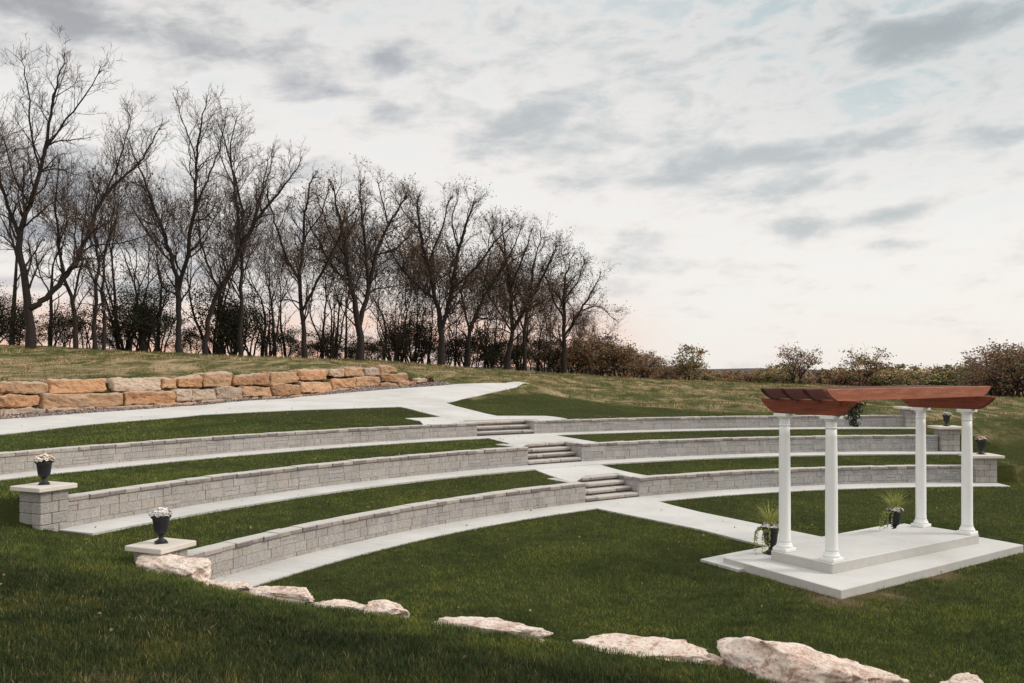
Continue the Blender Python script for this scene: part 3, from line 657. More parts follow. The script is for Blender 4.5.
# ------------------------------------------------------------------ dry-stacked wall of quarry blocks
def dwall(px): return float(np.interp(px,[0,200,300,415,440],[27.5,33.6,38.2,44.3,45.6]))
def quarry(x0,x1,y0,y1,setb,c,label,seed):
    import bmesh
    rs=random.Random(seed); xm=(x0+x1)/2; d0=dwall(xm)+setb
    pl=at(x0,(y0+y1)/2,dwall(x0)+setb); pr=at(x1,(y0+y1)/2,dwall(x1)+setb); v=pr-pl; L=Vector((v.x,v.y)).length; rz=math.atan2(v.y,v.x)
    h=(y1-y0)/F*d0; ctr=(pl+pr)/2; nrm=Vector((-math.sin(rz),math.cos(rz),0)); dep=rs.uniform(.6,.8); ctr=ctr+nrm*dep/2
    bm=bmesh.new(); bmesh.ops.create_cube(bm,size=1); bmesh.ops.scale(bm,vec=(L*.985,dep,h*.885),verts=bm.verts)
    bmesh.ops.bevel(bm,geom=bm.edges[:]+bm.verts[:],offset=min(.08,h*.2),segments=3,affect='EDGES',profile=.6)
    for _ in range(4):
        le=[e for e in bm.edges if e.calc_length()>.13]
        if le: bmesh.ops.subdivide_edges(bm,edges=le,cuts=1,use_grid_fill=True)
    so=Vector((seed*2.3,seed*.7,seed*1.1)); tp=rs.uniform(-.12,.12)
    for w in bm.verts:
        q=w.co; n=mnoise.fractal(Vector((q.x*1.2,q.y*1.2,q.z*2.2))+so,.9,2,4); n2=mnoise.fractal(q*6+so,.8,2,3)
        k=.12*n+.045*n2; q+=Vector((q.x/L*.5,q.y/dep,q.z/h*.7)).normalized()*k; q.z*=1+tp*q.x/L; q.x*=1+.05*n
    me=bpy.data.meshes.new('limestone_block'); bm.to_mesh(me); bm.free(); me.materials.append(M['quarry_stone'])
    a=me.attributes.new('Col','FLOAT_COLOR','CORNER'); a.data.foreach_set('color',np.tile(np.array([*c,1],np.float32),len(me.loops)))
    o=bpy.data.objects.new('limestone_block',me); col.objects.link(o); o.location=ctr; o.rotation_euler=(rs.gauss(0,.015),rs.gauss(0,.012),rz); tag(o,label,'stone block','limestone blocks of the dry-stacked wall')
TANc=(.53,.335,.205); ORc=(.50,.285,.16); GYc=(.53,.42,.335); PKc=(.50,.37,.28)
cn={TANc:'tan',ORc:'orange-brown',GYc:'greyish buff',PKc:'pinkish buff'}
rows=[('top course',.42,[(-45,-2,384,396,TANc),(0,49,381.5,394,TANc),(50,110,378.3,393.4,ORc),(113,162,377.3,392,GYc),(162.5,178,377.5,389.5,TANc),(179,202.5,376,388,ORc),(204,233,372.5,387,TANc),(233.5,270,374,386.3,ORc),(270.5,299.5,371,384,TANc),(300,329,370,381.3,ORc),(329.5,344,368.3,377,PKc),(344.5,365,367.2,377,TANc),(365.5,382,367.8,376.5,GYc),(381,399,365.8,373.6,TANc)]),
 ('middle course',.2,[(-45,-1,397,409,ORc),(0,41,394.8,408,ORc),(44,124,393.2,408.2,TANc),(124.5,174,390.8,405.2,ORc),(176,192,389,402,GYc),(192.5,217,387.8,401,GYc),(217.5,243,386.6,399.6,GYc),(243.5,272,386,397.5,TANc),(272.5,301,383.6,396.3,ORc),(301.5,332,381.3,393.3,TANc),(332.5,356,377.8,388.8,ORc),(356.5,381,376.4,387.2,TANc),(381.5,409,372.8,382.8,ORc)]),
 ('half-buried bottom course',.05,[(-40,2,410,418,GYc),(4,47,408.6,416.5,GYc),(48,95,407.6,415,PKc),(96,154,405.4,413.6,PKc),(156,200,402.4,410,TANc),(202,231,399.6,406,PKc),(232,262,397.8,403.6,TANc),(263,282,396.6,402.6,GYc),(283,301,395.4,401,TANc),(302,313,394,400,PKc),(314,332,393,398.6,TANc),(333,354,388.6,396.3,GYc),(356,380,386.8,393,TANc),(381,398,383,389.5,ORc),(399,416,381.3,387,TANc),(417,428,378.4,382.6,PKc)])]
sd=100
for rn,sb,lst in rows:
    for k,(x0,x1,y0,y1,c) in enumerate(lst):
        sd+=1; f=random.Random(sd).uniform(.78,1.2); quarry(x0,x1,y0,y1,sb,tuple(q_*f for q_ in c),f'{cn[c]} limestone block, {ORD[k] if k<15 else "last"} from the left, {rn} of the dry wall'.replace('leftmost from the left','leftmost').replace('last from the left','rightmost'),sd)
# loose gravel stones in front of it
mb=MB(); gx=np.array([p[0] for p in GRAV]);gy=np.array([p[1] for p in GRAV])
for k in range(5200):
    x=random.uniform(gx.min(),gx.max());y=random.uniform(gy.min(),gy.max())
    if not in_poly(GRAV,np.array([x]),np.array([y]))[0]: continue
    z=float(H(np.array([x]),np.array([y]),False)[0])+.045; s=random.uniform(.025,.07)
    V=[Vector((x,y,z))+Vector(v)*s*random.uniform(.7,1.2) for v in ((1,0,0),(0,1,0),(-1,0,0),(0,-1,0),(0,0,.8),(0,0,-.6))]
    mb.add(V,[(0,1,4),(1,2,4),(2,3,4),(3,0,4),(1,0,5),(2,1,5),(3,2,5),(0,3,5)],tone((1.0,.95,.93),.4,.04))
tag(mb.build('gravel',M['gravel']),'loose pinkish grey gravel between the dry wall and the path','gravel',None,'stuff')
# small red plants at the end of the wall
for k,(px,py,d) in enumerate([(409,380.5,44.2),(431,381.6,45.2)]):
    p=at(px,py,d); p.z=hz(p.x,p.y); mb=MB(); root=empty('flowering_plant',p,['dark bushy plant with red blooms against the right end of the dry wall','tiny red flowering plant on the gravel right of the dry wall'][k],'plant','red plants by the dry wall'); s=.42 if k==0 else .24
    for j in range(200): a=Vector((random.gauss(0,.4),random.gauss(0,.4),abs(random.gauss(.5,.3)))); mb.leaf(p+a*s,.07,tone((.05,.05,.03),.4),0,.6)
    for j in range(26 if k==0 else 34): a=Vector((random.gauss(0,.42),random.gauss(0,.42),abs(random.gauss(.65,.25)))); mb.leaf(p+a*s,.075,tone((.42,.03,.04),.25),0,.9)
    mb.build('foliage',M['leaf'],root)
# ------------------------------------------------------------------ trees
def rvec(s=1): return Vector((random.gauss(0,s),random.gauss(0,s),random.gauss(0,s)))
SPC=[.5,.36,.24,.2]; TW=.008
def grow(T,K,p,d,L,r,lvl,tips,dens=1):
    n=max(3,min(9,int(L/.28)+2)); pts=[p.copy()]; d=d.normalized(); rad=[r]; ds=[d.copy()]
    for i in range(n):
        d=(d+rvec(.19)+Vector((0,0,.05))).normalized(); pts.append(pts[-1]+d*(L/n)); rad.append(max(TW*.75,r*(1-.72*(i+1)/n))); ds.append(d.copy())
    (T if r>.035 else K).tube(pts,rad,5 if r>.035 else 3)
    if lvl>=4 or L<.45: tips.append(pts[-1]); return
    m=max(1,int(L/SPC[lvl-1]*dens*random.uniform(.8,1.2)))
    for j in range(m):
        t=random.uniform(.22,1.0); k=t*n; i=min(n-1,int(k)); q=pts[i].lerp(pts[i+1],k-i); rl=rad[i]*(1-(k-i))+rad[i+1]*(k-i)
        side=ds[i].cross(rvec()); 
        if side.length<.01: continue
        nd=ds[i]*math.cos(.75)+side.normalized()*math.sin(random.uniform(.5,1.0))+Vector((0,0,.15))
        grow(T,K,q,nd,L*random.uniform(.32,.6)*(1.12-.5*t),max(TW,rl*.6),lvl+1,tips,dens)
    tips.append(pts[-1])
def catmull(P,n=4):
    out=[]
    for i in range(len(P)-1):
        a=P[max(0,i-1)];b=P[i];c=P[i+1];d=P[min(len(P)-1,i+2)]
        for k in range(n):
            t=k/n; out.append(tuple(.5*(2*b[j]+(c[j]-a[j])*t+(2*a[j]-5*b[j]+4*c[j]-d[j])*t*t+(3*b[j]-a[j]-3*c[j]+d[j])*t**3) for j in range(len(b))))
    out.append(P[-1]); return out
def leafage(K,tips,n,size,cols,spread=.25):
    for k in range(n):
        p=random.choice(tips)+rvec(spread); K.leaf(p,random.uniform(size*.6,size*1.2),tone(random.choice(cols),.3,.08),1,.7)
LEAFC=[(.20,.11,.055),(.12,.10,.045),(.26,.13,.06),(.15,.09,.05)]
def guided_tree(d,limbs,label,leaves=0,dens=1.0,start=.2,cols=LEAFC):
    bx,by=limbs[0][0][:2]; b=at(bx,by,d); b.z=hz(b.x,b.y)-.1
    T=MB();K=MB();tips=[]; root=empty('bare_tree',b,label,'tree','bare trees of the grove')
    zoff=b.z-at(bx,by,d).z; starts={}
    for li,l in enumerate(limbs):
        dy0=0.0
        for (qx,qy),v in starts.items():
            if abs(qx-l[0][0])+abs(qy-l[0][1])<3: dy0=v
        sl=0 if li==0 else random.choice([-1,1])*random.uniform(.15,.55)
        P=[];acc=0
        for k,(px,py,w) in enumerate(l):
            if k: acc+=math.hypot(px-l[k-1][0],py-l[k-1][1])*d/F
            dy=dy0+sl*acc*.6; starts[(px,py)]=dy; P.append((px,py,w,dy))
        S=catmull(P,4); pts=[];rad=[]
        for k,(px,py,w,dy) in enumerate(S):
            v=at(px,py,d+dy); fade=max(0,1-(v.z-b.z)/2.5) if True else 0
            if li==0 and k==0: v.z=b.z-.15
            v+=Vector((random.gauss(0,.05),0,0))*(k>1); pts.append(v); rad.append(max(.014,w*d/F*.40*(1+.25*(li==0)*max(0,1-k/3))))
        T.tube(pts,rad,9 if rad[0]>.12 else 7)
        tot=sum((pts[k+1]-pts[k]).length for k in range(len(pts)-1)); run=0; nxt=tot*(start if li==0 else .1)
        for k in range(len(pts)-1):
            seg=pts[k+1]-pts[k]; sl_=seg.length; dr=seg.normalized()
            while nxt<run+sl_:
                q=pts[k]+dr*(nxt-run); rl=rad[k]; side=dr.cross(rvec()).normalized()
                ang_=random.uniform(.5,1.05); nd=dr*math.cos(ang_)+side*math.sin(ang_)+Vector((0,0,.2))
                L=random.uniform(.55,1.3)*(1.35+13*min(rl,.2)); grow(T,K,q,nd,L,max(TW,min(.07,rl*random.uniform(.3,.55))),2,tips,dens)
                nxt+=random.uniform(.22,.5)/dens*(1+7*min(rl,.2))
            run+=sl_
        for _ in range(4): grow(T,K,pts[-1],(pts[-1]-pts[-2]).normalized()+rvec(.5),random.uniform(.5,1.15),rad[-1],2,tips,dens)
    if leaves: leafage(K,tips,int(leaves*1.5),.15,cols,.2)
    T.build('trunk',M['bark'],root,True); K.build('crown',[M['twig'],M['leaf']],root)
    return root
def dtree(px): return float(np.interp(px,[-50,0,200,320,450,570],[47,50,58,64,73,82]))
GT=[
 (31,[[(31,342,11),(29,310,9.5),(23,268,8),(20,237,7),(30,205,5.6),(40,170,4.8),(46,148,4.2),(50,115,3.2),(57,85,2.2),(64,58,1.2)],[(20,237,5),(8,205,4),(-4,165,3),(-12,130,1.5)],[(31,308,8),(46,298,7),(62,280,6.5),(77,257,6),(90,228,5),(103,199,4),(122,178,3),(143,158,2.2),(158,130,1.3)],[(46,148,2.6),(62,125,2.2),(84,98,1.6),(98,74,1)],[(40,170,2.8),(31,130,2.3),(29,92,1.7),(22,62,1)],[(103,199,2.4),(119,160,1.8),(132,118,1)],[(30,205,2.6),(14,178,2),(4,140,1.3)],[(77,257,2.6),(92,246,2),(120,243,1.5),(150,235,1)]],'largest bare tree at the far left, its second trunk leaning out to the right',0),
 (179,[[(180,358,8.5),(179,330,6.8),(178,290,6),(171,262,4.8),(161,225,4),(149,193,3),(139,168,2),(131,145,1)],[(178,292,5.5),(187,255,5),(194,210,4.2),(197,165,3),(200,130,2),(206,103,1)],[(194,210,3),(208,180,2.3),(218,150,1.6),(226,118,1)],[(171,262,2.8),(152,240,2.2),(134,212,1.4),(126,190,.8)],[(197,165,1.9),(188,135,1.4),(178,108,.9)],[(187,255,2),(205,235,1.6),(222,205,1)]],'tall bare tree left of centre whose trunk splits into a narrow V',0),
 (205,[[(205,359,7),(208,322,6),(220,290,5.4),(236,262,4.8),(251,228,4.2),(268,205,3.2),(285,185,2.2),(300,165,1.2)],[(236,262,4),(238,220,3.4),(234,185,2.7),(231,150,2),(236,122,1)],[(220,290,3.3),(206,262,2.8),(200,230,2),(196,200,1.2)],[(251,228,2.4),(262,190,1.8),(268,160,1)],[(234,185,1.8),(222,160,1.3),(214,130,.8)]],'bare tree with its trunk leaning to the right, next to the V-shaped tree',0),
 (241,[[(241,360,5.6),(241,300,4.6),(243,250,3.8),(240,200,2.9),(230,160,2),(221,130,1)],[(243,250,2.8),(256,215,2.4),(265,185,1.7),(272,158,1)],[(241,300,2.2),(228,275,1.8),(218,245,1)]],'straight slender bare tree left of the grove centre, with a single upright trunk',0),
 (305,[[(305,362,7),(303,322,5.5),(300,282,4.6),(303,240,3.6),(306,205,2.5),(312,178,1.2)],[(300,282,3.6),(285,252,3),(275,222,2.2),(267,196,1.2)],[(303,310,3.4),(322,272,3),(338,240,2),(346,212,1)],[(303,240,2),(320,215,1.6),(330,188,1)]],'bare tree with evenly spreading limbs above the middle of the dry wall',500),
 (360,[[(360,363,10),(359,327,8.5),(352,290,6),(345,255,5),(340,220,3.8),(333,192,1.8)],[(359,327,6.6),(368,290,5.6),(376,255,4.6),(388,225,3.3),(404,200,1.8)],[(352,290,3.4),(331,263,3),(315,235,2.2),(304,212,1.2)],[(368,290,4),(366,250,3.6),(362,215,2.7),(360,186,1.4)],[(376,255,2.6),(396,248,2),(416,228,1.2)],[(345,255,2.4),(328,228,1.8),(318,200,1)],[(388,225,2),(382,200,1.5),(378,184,1)]],'thick-trunked bare tree fanning out behind the right end of the dry wall',1100),
 (441,[[(441,366,9),(441,332,7.2),(436,300,5.5),(428,265,4.3),(420,230,3.2),(417,198,1.6)],[(441,332,5.4),(452,290,5),(459,250,4),(468,220,2.8),(473,203,1.3)],[(436,300,3.4),(412,280,3),(394,258,2.1),(384,236,1.2)],[(452,290,3.3),(478,265,2.8),(495,242,2),(511,228,1)],[(428,265,2.6),(440,235,2.2),(449,200,1.1)],[(459,250,2.2),(452,222,1.7),(458,196,1)],[(420,230,1.9),(404,212,1.4),(394,196,.9)]],'broad fan-shaped bare tree mid-grove, right of the end of the dry wall',1200),
 (468,[[(468,367,5),(470,332,4.4),(482,300,3.8),(498,275,3),(512,250,2),(521,230,1)],[(470,332,3),(462,300,2.6),(455,272,1.8),(452,250,1)],[(482,300,2.2),(488,262,1.7),(490,235,1)]],'lean bare tree bending right between the fan-shaped tree and the next big trunk',500),
 (506,[[(506,369,7),(512,332,5.4),(510,290,4.2),(505,255,3),(502,226,1.2)],[(512,332,4.2),(530,300,3.8),(545,270,2.7),(556,248,1.3)],[(510,290,2.8),(522,260,2.3),(531,232,1)],[(505,255,2),(494,236,1.4),(488,222,.9)],[(512,332,2.4),(494,304,2),(482,280,1.2)]],'dark bare tree with a leafy brown top, third from the right edge of the grove',1300),
 (525,[[(525,370,5),(524,332,4),(530,296,3),(534,262,2),(541,238,1)],[(524,332,2.5),(514,300,2),(510,275,1)],[(530,296,1.9),(546,270,1.4),(556,252,.9)]],'slim bare tree crossing the second trunk from the right edge of the grove',800),
 (564,[[(564,373,6.2),(564,337,5),(564,300,3.6),(566,275,2.2),(571,258,1)],[(564,337,3.2),(580,311,2.8),(592,290,1.8),(600,277,1)],[(564,318,2.4),(551,295,2),(544,272,1)],[(564,300,2),(578,280,1.5),(584,262,.9)],[(580,311,1.8),(600,306,1.3),(612,318,.8)]],'rightmost full-size bare tree of the grove, low and rounded at its end',900),
 (75,[[(76,346,5.5),(73,305,5),(63,272,4),(58,232,3),(55,195,2),(60,165,1)],[(73,305,3),(80,262,2.6),(84,225,1.8),(90,192,1)]],'bare tree with a bent stem close behind the largest tree',0),
 (96,[[(95,350,5),(95,300,4.4),(98,262,3.4),(94,222,2.4),(98,185,1.2)],[(98,262,2.4),(112,232,1.8),(118,205,1)]],'upright bare tree, left one of a close pair of thin dark trunks',150),
 (104,[[(104,350,4),(103,302,3.6),(104,262,2.6),(112,220,1.8),(116,190,1)],[(104,262,1.8),(96,236,1.2)]],'thin bare tree, right one of a close pair of thin dark trunks',250),
]
for (px,l,lab,lv) in GT:
    random.seed(int(px)*13+5); guided_tree(dtree(px),l,lab,lv,1.3)
# five free-grown kinds fill the depth of the grove
def free_tree(seed,h,leaves,label,low=False):
    random.seed(seed); T=MB();K=MB();tips=[]; root=empty('bare_tree',(0,0,0),label,'tree','thin bare trees behind the front row of the grove')
    def stem(p,d,L,r,lv):
        n=7; pts=[p.copy()];rad=[r]; d=d.normalized()
        for i in range(n): d=(d+rvec(.09)+Vector((0,0,.06))).normalized(); pts.append(pts[-1]+d*(L/n)); rad.append(r*(1-.6*(i+1)/n))
        T.tube(pts,rad,6)
        for i in range(2 if lv==0 else 1,n+1):
            for _ in range(2 if lv else 1):
                side=d.cross(rvec()).normalized(); grow(T,K,pts[i],d*.6+side*random.uniform(.5,.9)+Vector((0,0,.2)),random.uniform(1.3,3.0),max(.016,rad[i]*.42),2,tips,.42 if low else .5)
        if lv<2:
            for _ in range(2):
                side=d.cross(rvec()).normalized(); stem(pts[-1],d+side*random.uniform(.25,.55),L*.68,rad[-1]*.85,lv+1)
    if low:
        for k_ in range(4):
            a=k_*1.57+random.uniform(-.4,.4); stem(Vector((.12*math.cos(a),.12*math.sin(a),-.2)),Vector((math.cos(a)*random.uniform(.2,.5),math.sin(a)*random.uniform(.2,.5),1)),h*.40,h*.010,0)
    else: stem(Vector((0,0,-.2)),Vector((random.gauss(0,.08),random.gauss(0,.08),1)),h*.42,h*.0125,0)
    if leaves: leafage(K,tips,leaves,.17,LEAFC)
    T.build('trunk',M['bark'],root,True); K.build('crown',[M['twig'],M['leaf']],root); return root
def dup(root,loc,rz,s,label=None,group=None):
    r=root.copy(); col.objects.link(r); r.location=loc; r.rotation_euler=(0,0,rz); r.scale=(s*random.uniform(.9,1.1),s*random.uniform(.9,1.1),s)
    if label:r['label']=label
    if group:r['group']=group
    for ch in list(root.children):
        c=ch.copy(); col.objects.link(c); c.parent=r
    return r
BGL='thin bare tree half hidden in the thicket behind the front row of the grove'
FT=[free_tree(s,h,lv,BGL) for s,h,lv in [(11,12,0),(12,13,300),(13,11,900),(14,14,0),(15,10,1200)]]+[free_tree(16,11,900,'many-stemmed bare tree forking near the ground in the right half of the grove',True),free_tree(17,12,200,'many-stemmed bare tree forking near the ground in the left half of the grove',True)]
random.seed(5)
spots=[(-32,16),(-8,9),(12,14),(50,12),(118,11),(142,15),(158,8),(222,13),(262,10),(275,17),(286,7),(322,12),(334,9),(345,17),(384,8),(398,13),(415,9),(428,17),(455,11),(484,8),(492,15),(538,7),(548,12),(578,6),(590,10)]
TOPY=[(-40,60),(60,110),(150,140),(230,160),(290,185),(330,198),(430,215),(510,240),(550,258),(590,292),(640,330)]
used=set()
for (px,dd) in spots:
    d=dtree(px)+dd; p=at(px,372,d); p.z=hz(p.x,p.y)-.1
    ty=np.interp(px,[a for a,_ in TOPY],[b for _,b in TOPY])+random.uniform(0,35); hgt=(CAMH+(Y0-ty)/F*d)-p.z
    k=random.choice([0,1,3]) if px<290 else random.choice([1,2,2,4,4]); base=[12,13,11,14,10][k]
    if k not in used: used.add(k); r=FT[k]; r.location=p; s=hgt/base*.98; r.scale=(s,s,s); r.rotation_euler=(0,0,random.uniform(0,6.28))
    else: dup(FT[k],p,random.uniform(0,6.28),hgt/base*.98)
for k in range(5):
    if k not in used: FT[k].location=(-60-8*k,95,3.5)
for j,(px,dd) in enumerate([(332,5),(392,4),(412,11),(462,5),(490,8),(520,6),(545,3),(582,5),(598,7),(268,5),(125,6),(215,9)]):
    k=5 if px>300 else 6; d=dtree(px)+dd; p=at(px,372,d); p.z=hz(p.x,p.y)-.1
    ty=np.interp(px,[a for a,_ in TOPY],[b for _,b in TOPY])+random.uniform(12,50); s=((CAMH+(Y0-ty)/F*d)-p.z)/(11 if k==5 else 12)*1.0
    if k not in used: used.add(k); r=FT[k]; r.location=p; r.scale=(s,s,s); r.rotation_euler=(0,0,random.uniform(0,6.28))
    else: dup(FT[k],p,random.uniform(0,6.28),s,None,None)
# leafy bushes
def bush(name,seed,h,w,cols,n,lsize,label,cat,group,sparse=False):
    random.seed(seed); root=empty(name,(0,0,0),label,cat,group); T=MB();K=MB(); cl=[]
    ns=random.randint(4,7)
    for i in range(ns):
        a=random.uniform(0,6.28); d=Vector((math.cos(a)*.35,math.sin(a)*.35,1)); tips=[]
        grow(T,T,Vector((random.gauss(0,.1*w),random.gauss(0,.1*w),-.1)),d,h*random.uniform(.6,.95),.05*h/3,2,tips,.8); cl+=tips
    nc=38 if not sparse else 24
    for k in range(nc):
        t=random.random(); a=random.uniform(0,6.28); q=math.sqrt(random.random())*w*.5*(math.sin(min(1,.25+t)*2.2)); cl.append(Vector((q*math.cos(a),q*math.sin(a),h*(.12+.85*t))))
    random.shuffle(cl); cl=cl[:nc+20]
    cc=[(p,tone(random.choice(cols),.35,.08)) for p in cl]
    for k in range(n):
        p,c=random.choice(cc); K.leaf(p+Vector((random.gauss(0,.24),random.gauss(0,.24),random.gauss(0,.15)))*(h/3.2)*random.choice((.6,1,1.5)),random.uniform(.7,1.3)*lsize,tuple(x*random.uniform(.7,1.3) for x in c),0,.75)
    T.build('stem',M['bark'],root); K.build('foliage',M['leaf'],root); return root
DK=[(.030,.034,.016),(.042,.040,.018),(.050,.037,.020)]; BR=[(.27,.17,.095),(.32,.19,.10),(.22,.155,.09)]; RU=[(.33,.20,.12),(.28,.17,.10),(.27,.20,.125)]; OL=[(.30,.25,.125),(.24,.225,.11),(.34,.26,.135)]; GN=[(.12,.14,.07),(.15,.16,.08)]
U1='dark leafy undergrowth bush among the trunks of the bare grove'
und=[bush('undergrowth_bush',31,4.2,3.0,DK,3600,.10,U1,'bush','dark undergrowth bushes in the grove'),bush('undergrowth_bush',32,3.2,3.4,DK,3400,.095,U1,'bush','dark undergrowth bushes in the grove'),bush('undergrowth_bush',33,5.0,3.0,DK+[(.07,.05,.03)],3200,.105,U1,'bush','dark undergrowth bushes in the grove',True)]
random.seed(8); first=set()
def put(kinds,k,px,d,h,hb,label=None,group=None,sx=1):
    p=at(px,372,d); p.z=hz(p.x,p.y)-.05
    if (id(kinds),k) not in first:
        first.add((id(kinds),k)); r=kinds[k]; r.location=p; r.rotation_euler=(0,0,random.uniform(0,6.28))
        if label:r['label']=label
    else: r=dup(kinds[k],p,random.uniform(0,6.28),1,label,group)
    s=h/hb; r.scale=(s*sx,s*sx,s); return r
HB=[4.2,3.2,5.0]
for px,dd,hp,k in [(-30,6,46,0),(-6,9,52,2),(14,5,40,1),(52,8,44,1),(66,12,50,0),(88,7,40,1),(122,6,44,1),(138,4,58,0),(152,6,70,2),(163,9,46,0),(196,8,36,1),(222,5,62,0),(236,8,70,2),(252,6,52,0),(268,10,40,1),(288,7,30,1),(318,9,26,1),(334,8,26,1),(348,12,30,1),(378,6,30,1),(396,9,46,0),(410,6,60,2),(424,8,52,0),(450,10,44,0),(474,6,40,1),(490,9,48,0),(515,6,42,1),(536,8,44,0),(552,6,38,1),(20,20,30,1),(108,20,32,1),(180,18,30,1),(300,20,22,1),(360,20,26,1),(440,18,34,0),(500,18,36,0)]+[(x,3+(x*7)%5,10+(x*37)%30,(x//19)%2) for x in range(306,590,23)]:
    d=dtree(px)+dd; put(und,k,px,d,hp*random.uniform(.8,1.3)*d/F,HB[k],sx=random.uniform(.85,1.15))
EV=[bush('evergreen_tree',35,6.5,3.6,[(.026,.036,.018),(.036,.042,.02),(.05,.05,.024)],5200,.12,'broad dark evergreen tree behind the close pair of thin trunks, left part of the grove','tree','dark evergreen trees in the grove')]
random.seed(18)
for px,dd,hp,lab in [(146,3,84,None),(233,5,74,'dark evergreen tree between the leaning tree and the straight slender tree of the grove'),(402,8,62,'dark evergreen tree left of the fan-shaped tree in the grove'),(-14,7,70,'dark evergreen tree at the left edge of the photo')]: put(EV,0,px,dtree(px)+dd,hp*(dtree(px)+dd)/F,6.5,lab,'dark evergreen trees in the grove')
B1='brown leafy brush trailing off from the right end of the grove'
brn=[bush('brush_bush',41,3.4,3.6,BR,2800,.13,B1,'bush','brown brush at the right end of the grove'),bush('brush_bush',42,3.0,4.0,RU,2200,.13,B1,'bush','brown brush at the right end of the grove',True)]
for px,dd,hp,k in [(560,4,44,0),(575,3,40,0),(588,1,44,1),(600,4,40,0),(612,2,42,1),(624,3,38,0),(636,6,32,1),(648,4,26,0),(598,10,46,0),(630,12,36,0),(662,8,24,1),(676,10,22,0)]:
    d=84+dd; put(brn,k,px,d,hp*d/F,[3.4,3.0][k],sx=1.15)
# named single trees on the right skyline
sing=[('rounded olive-brown tree standing above the hillside brush, left of the pergola',692,92,34,OL+BR,False),('sparse small tree with rusty leaf clumps directly above the left pergola corner',800,96,44,RU+BR,True),('bushy brown-leaved small tree above the middle of the pergola rafters',858,94,40,BR+OL,True),('round dark green bush among the brown hedgerow above the right part of the pergola',957,112,26,GN,False),('small reddish tree rising from the tangle at the right edge of the photo',1003,66,44,RU,True)]
for k,(lab,px,d,hp,cols,spz) in enumerate(sing):
    h=hp*d/F; r=bush('small_tree',60+k,h,h*1.05,cols,3000 if not spz else 1900,.19,lab,'tree','small trees on the right skyline',spz); p=at(px,372,d); p.z=hz(p.x,p.y)-.05; r.location=p
H1=['olive hedgerow bush along the far edge of the meadow on the right','dull brown hedgerow bush along the far edge of the meadow on the right','green hedgerow bush along the far edge of the meadow on the right']
hed=[bush('hedgerow_bush',71+k,3.0,4.2,c,3000,.2,H1[k],'bush','hedgerow bushes beyond the meadow') for k,c in enumerate((OL,RU+BR,GN+OL))]
random.seed(21)
for j,px in enumerate(list(range(650,1040,11))):
    d=104+random.uniform(-6,14); k=random.choice([0,1,1]) if px<900 else random.choice([0,1,2,0]); hp=random.uniform(7,19)+(3 if px>880 else 0); p=at(px,372,d); base=hz(p.x,p.y); h=(CAMH-base)+(hp-14+random.uniform(-2,4))*d/F
    put(hed,k,px+random.uniform(-4,4),d,max(1.6,h),3.0,sx=1.35)
T1='tangle of reddish brown bare brush at the right edge of the photo'
tng=[bush('brush_bush',81,3.2,3.4,[(.27,.165,.10),(.22,.14,.09),(.22,.165,.105)],2000,.12,T1,'bush','reddish brush at the right edge')]
for px,d,hp in [(985,66,40),(996,63,46),(1008,65,52),(1020,62,52),(1034,64,54),(1048,62,54),(975,72,30),(1002,72,46)]: put(tng,0,px,d,hp*d/F,3.2,sx=1.2)
# far woods and hills
X=np.linspace(-900,1500,120); rows_=[]
for (Y_,off) in ((420,-6),(700,0),(900,3.),(1100,-4),(1500,-12)):
    z=CAMH-1.5+off+ (fbm(X*.004+Y_,X*0+Y_*.01,4,3)-.45)*18*(Y_>500); rows_.append(np.c_[X,np.full(X.shape,float(Y_)),z])
Vh=np.concatenate(rows_); n=len(X); ih=np.arange(5*n).reshape(5,n); qh=np.stack([ih[:-1,:-1],ih[:-1,1:],ih[1:,1:],ih[1:,:-1]],-1).reshape(-1,4); o=np_mesh('hills',Vh,qh,M['far_hill'],np.ones((len(Vh),3)),smooth=True); tag(o,kind='structure')
mb=MB(); random.seed(3)
for k in range(420):
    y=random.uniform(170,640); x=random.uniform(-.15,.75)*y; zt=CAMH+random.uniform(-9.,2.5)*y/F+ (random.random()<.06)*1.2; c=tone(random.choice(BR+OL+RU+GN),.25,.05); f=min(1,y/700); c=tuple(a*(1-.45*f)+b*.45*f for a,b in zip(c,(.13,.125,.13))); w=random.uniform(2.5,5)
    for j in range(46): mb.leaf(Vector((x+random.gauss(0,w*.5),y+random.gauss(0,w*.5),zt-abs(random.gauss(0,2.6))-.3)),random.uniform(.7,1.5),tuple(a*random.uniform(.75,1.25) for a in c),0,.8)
o=mb.build('distant_woods',M['leaf']); tag(o,'hazy brown and olive woods along the far horizon','woods',None,'stuff')
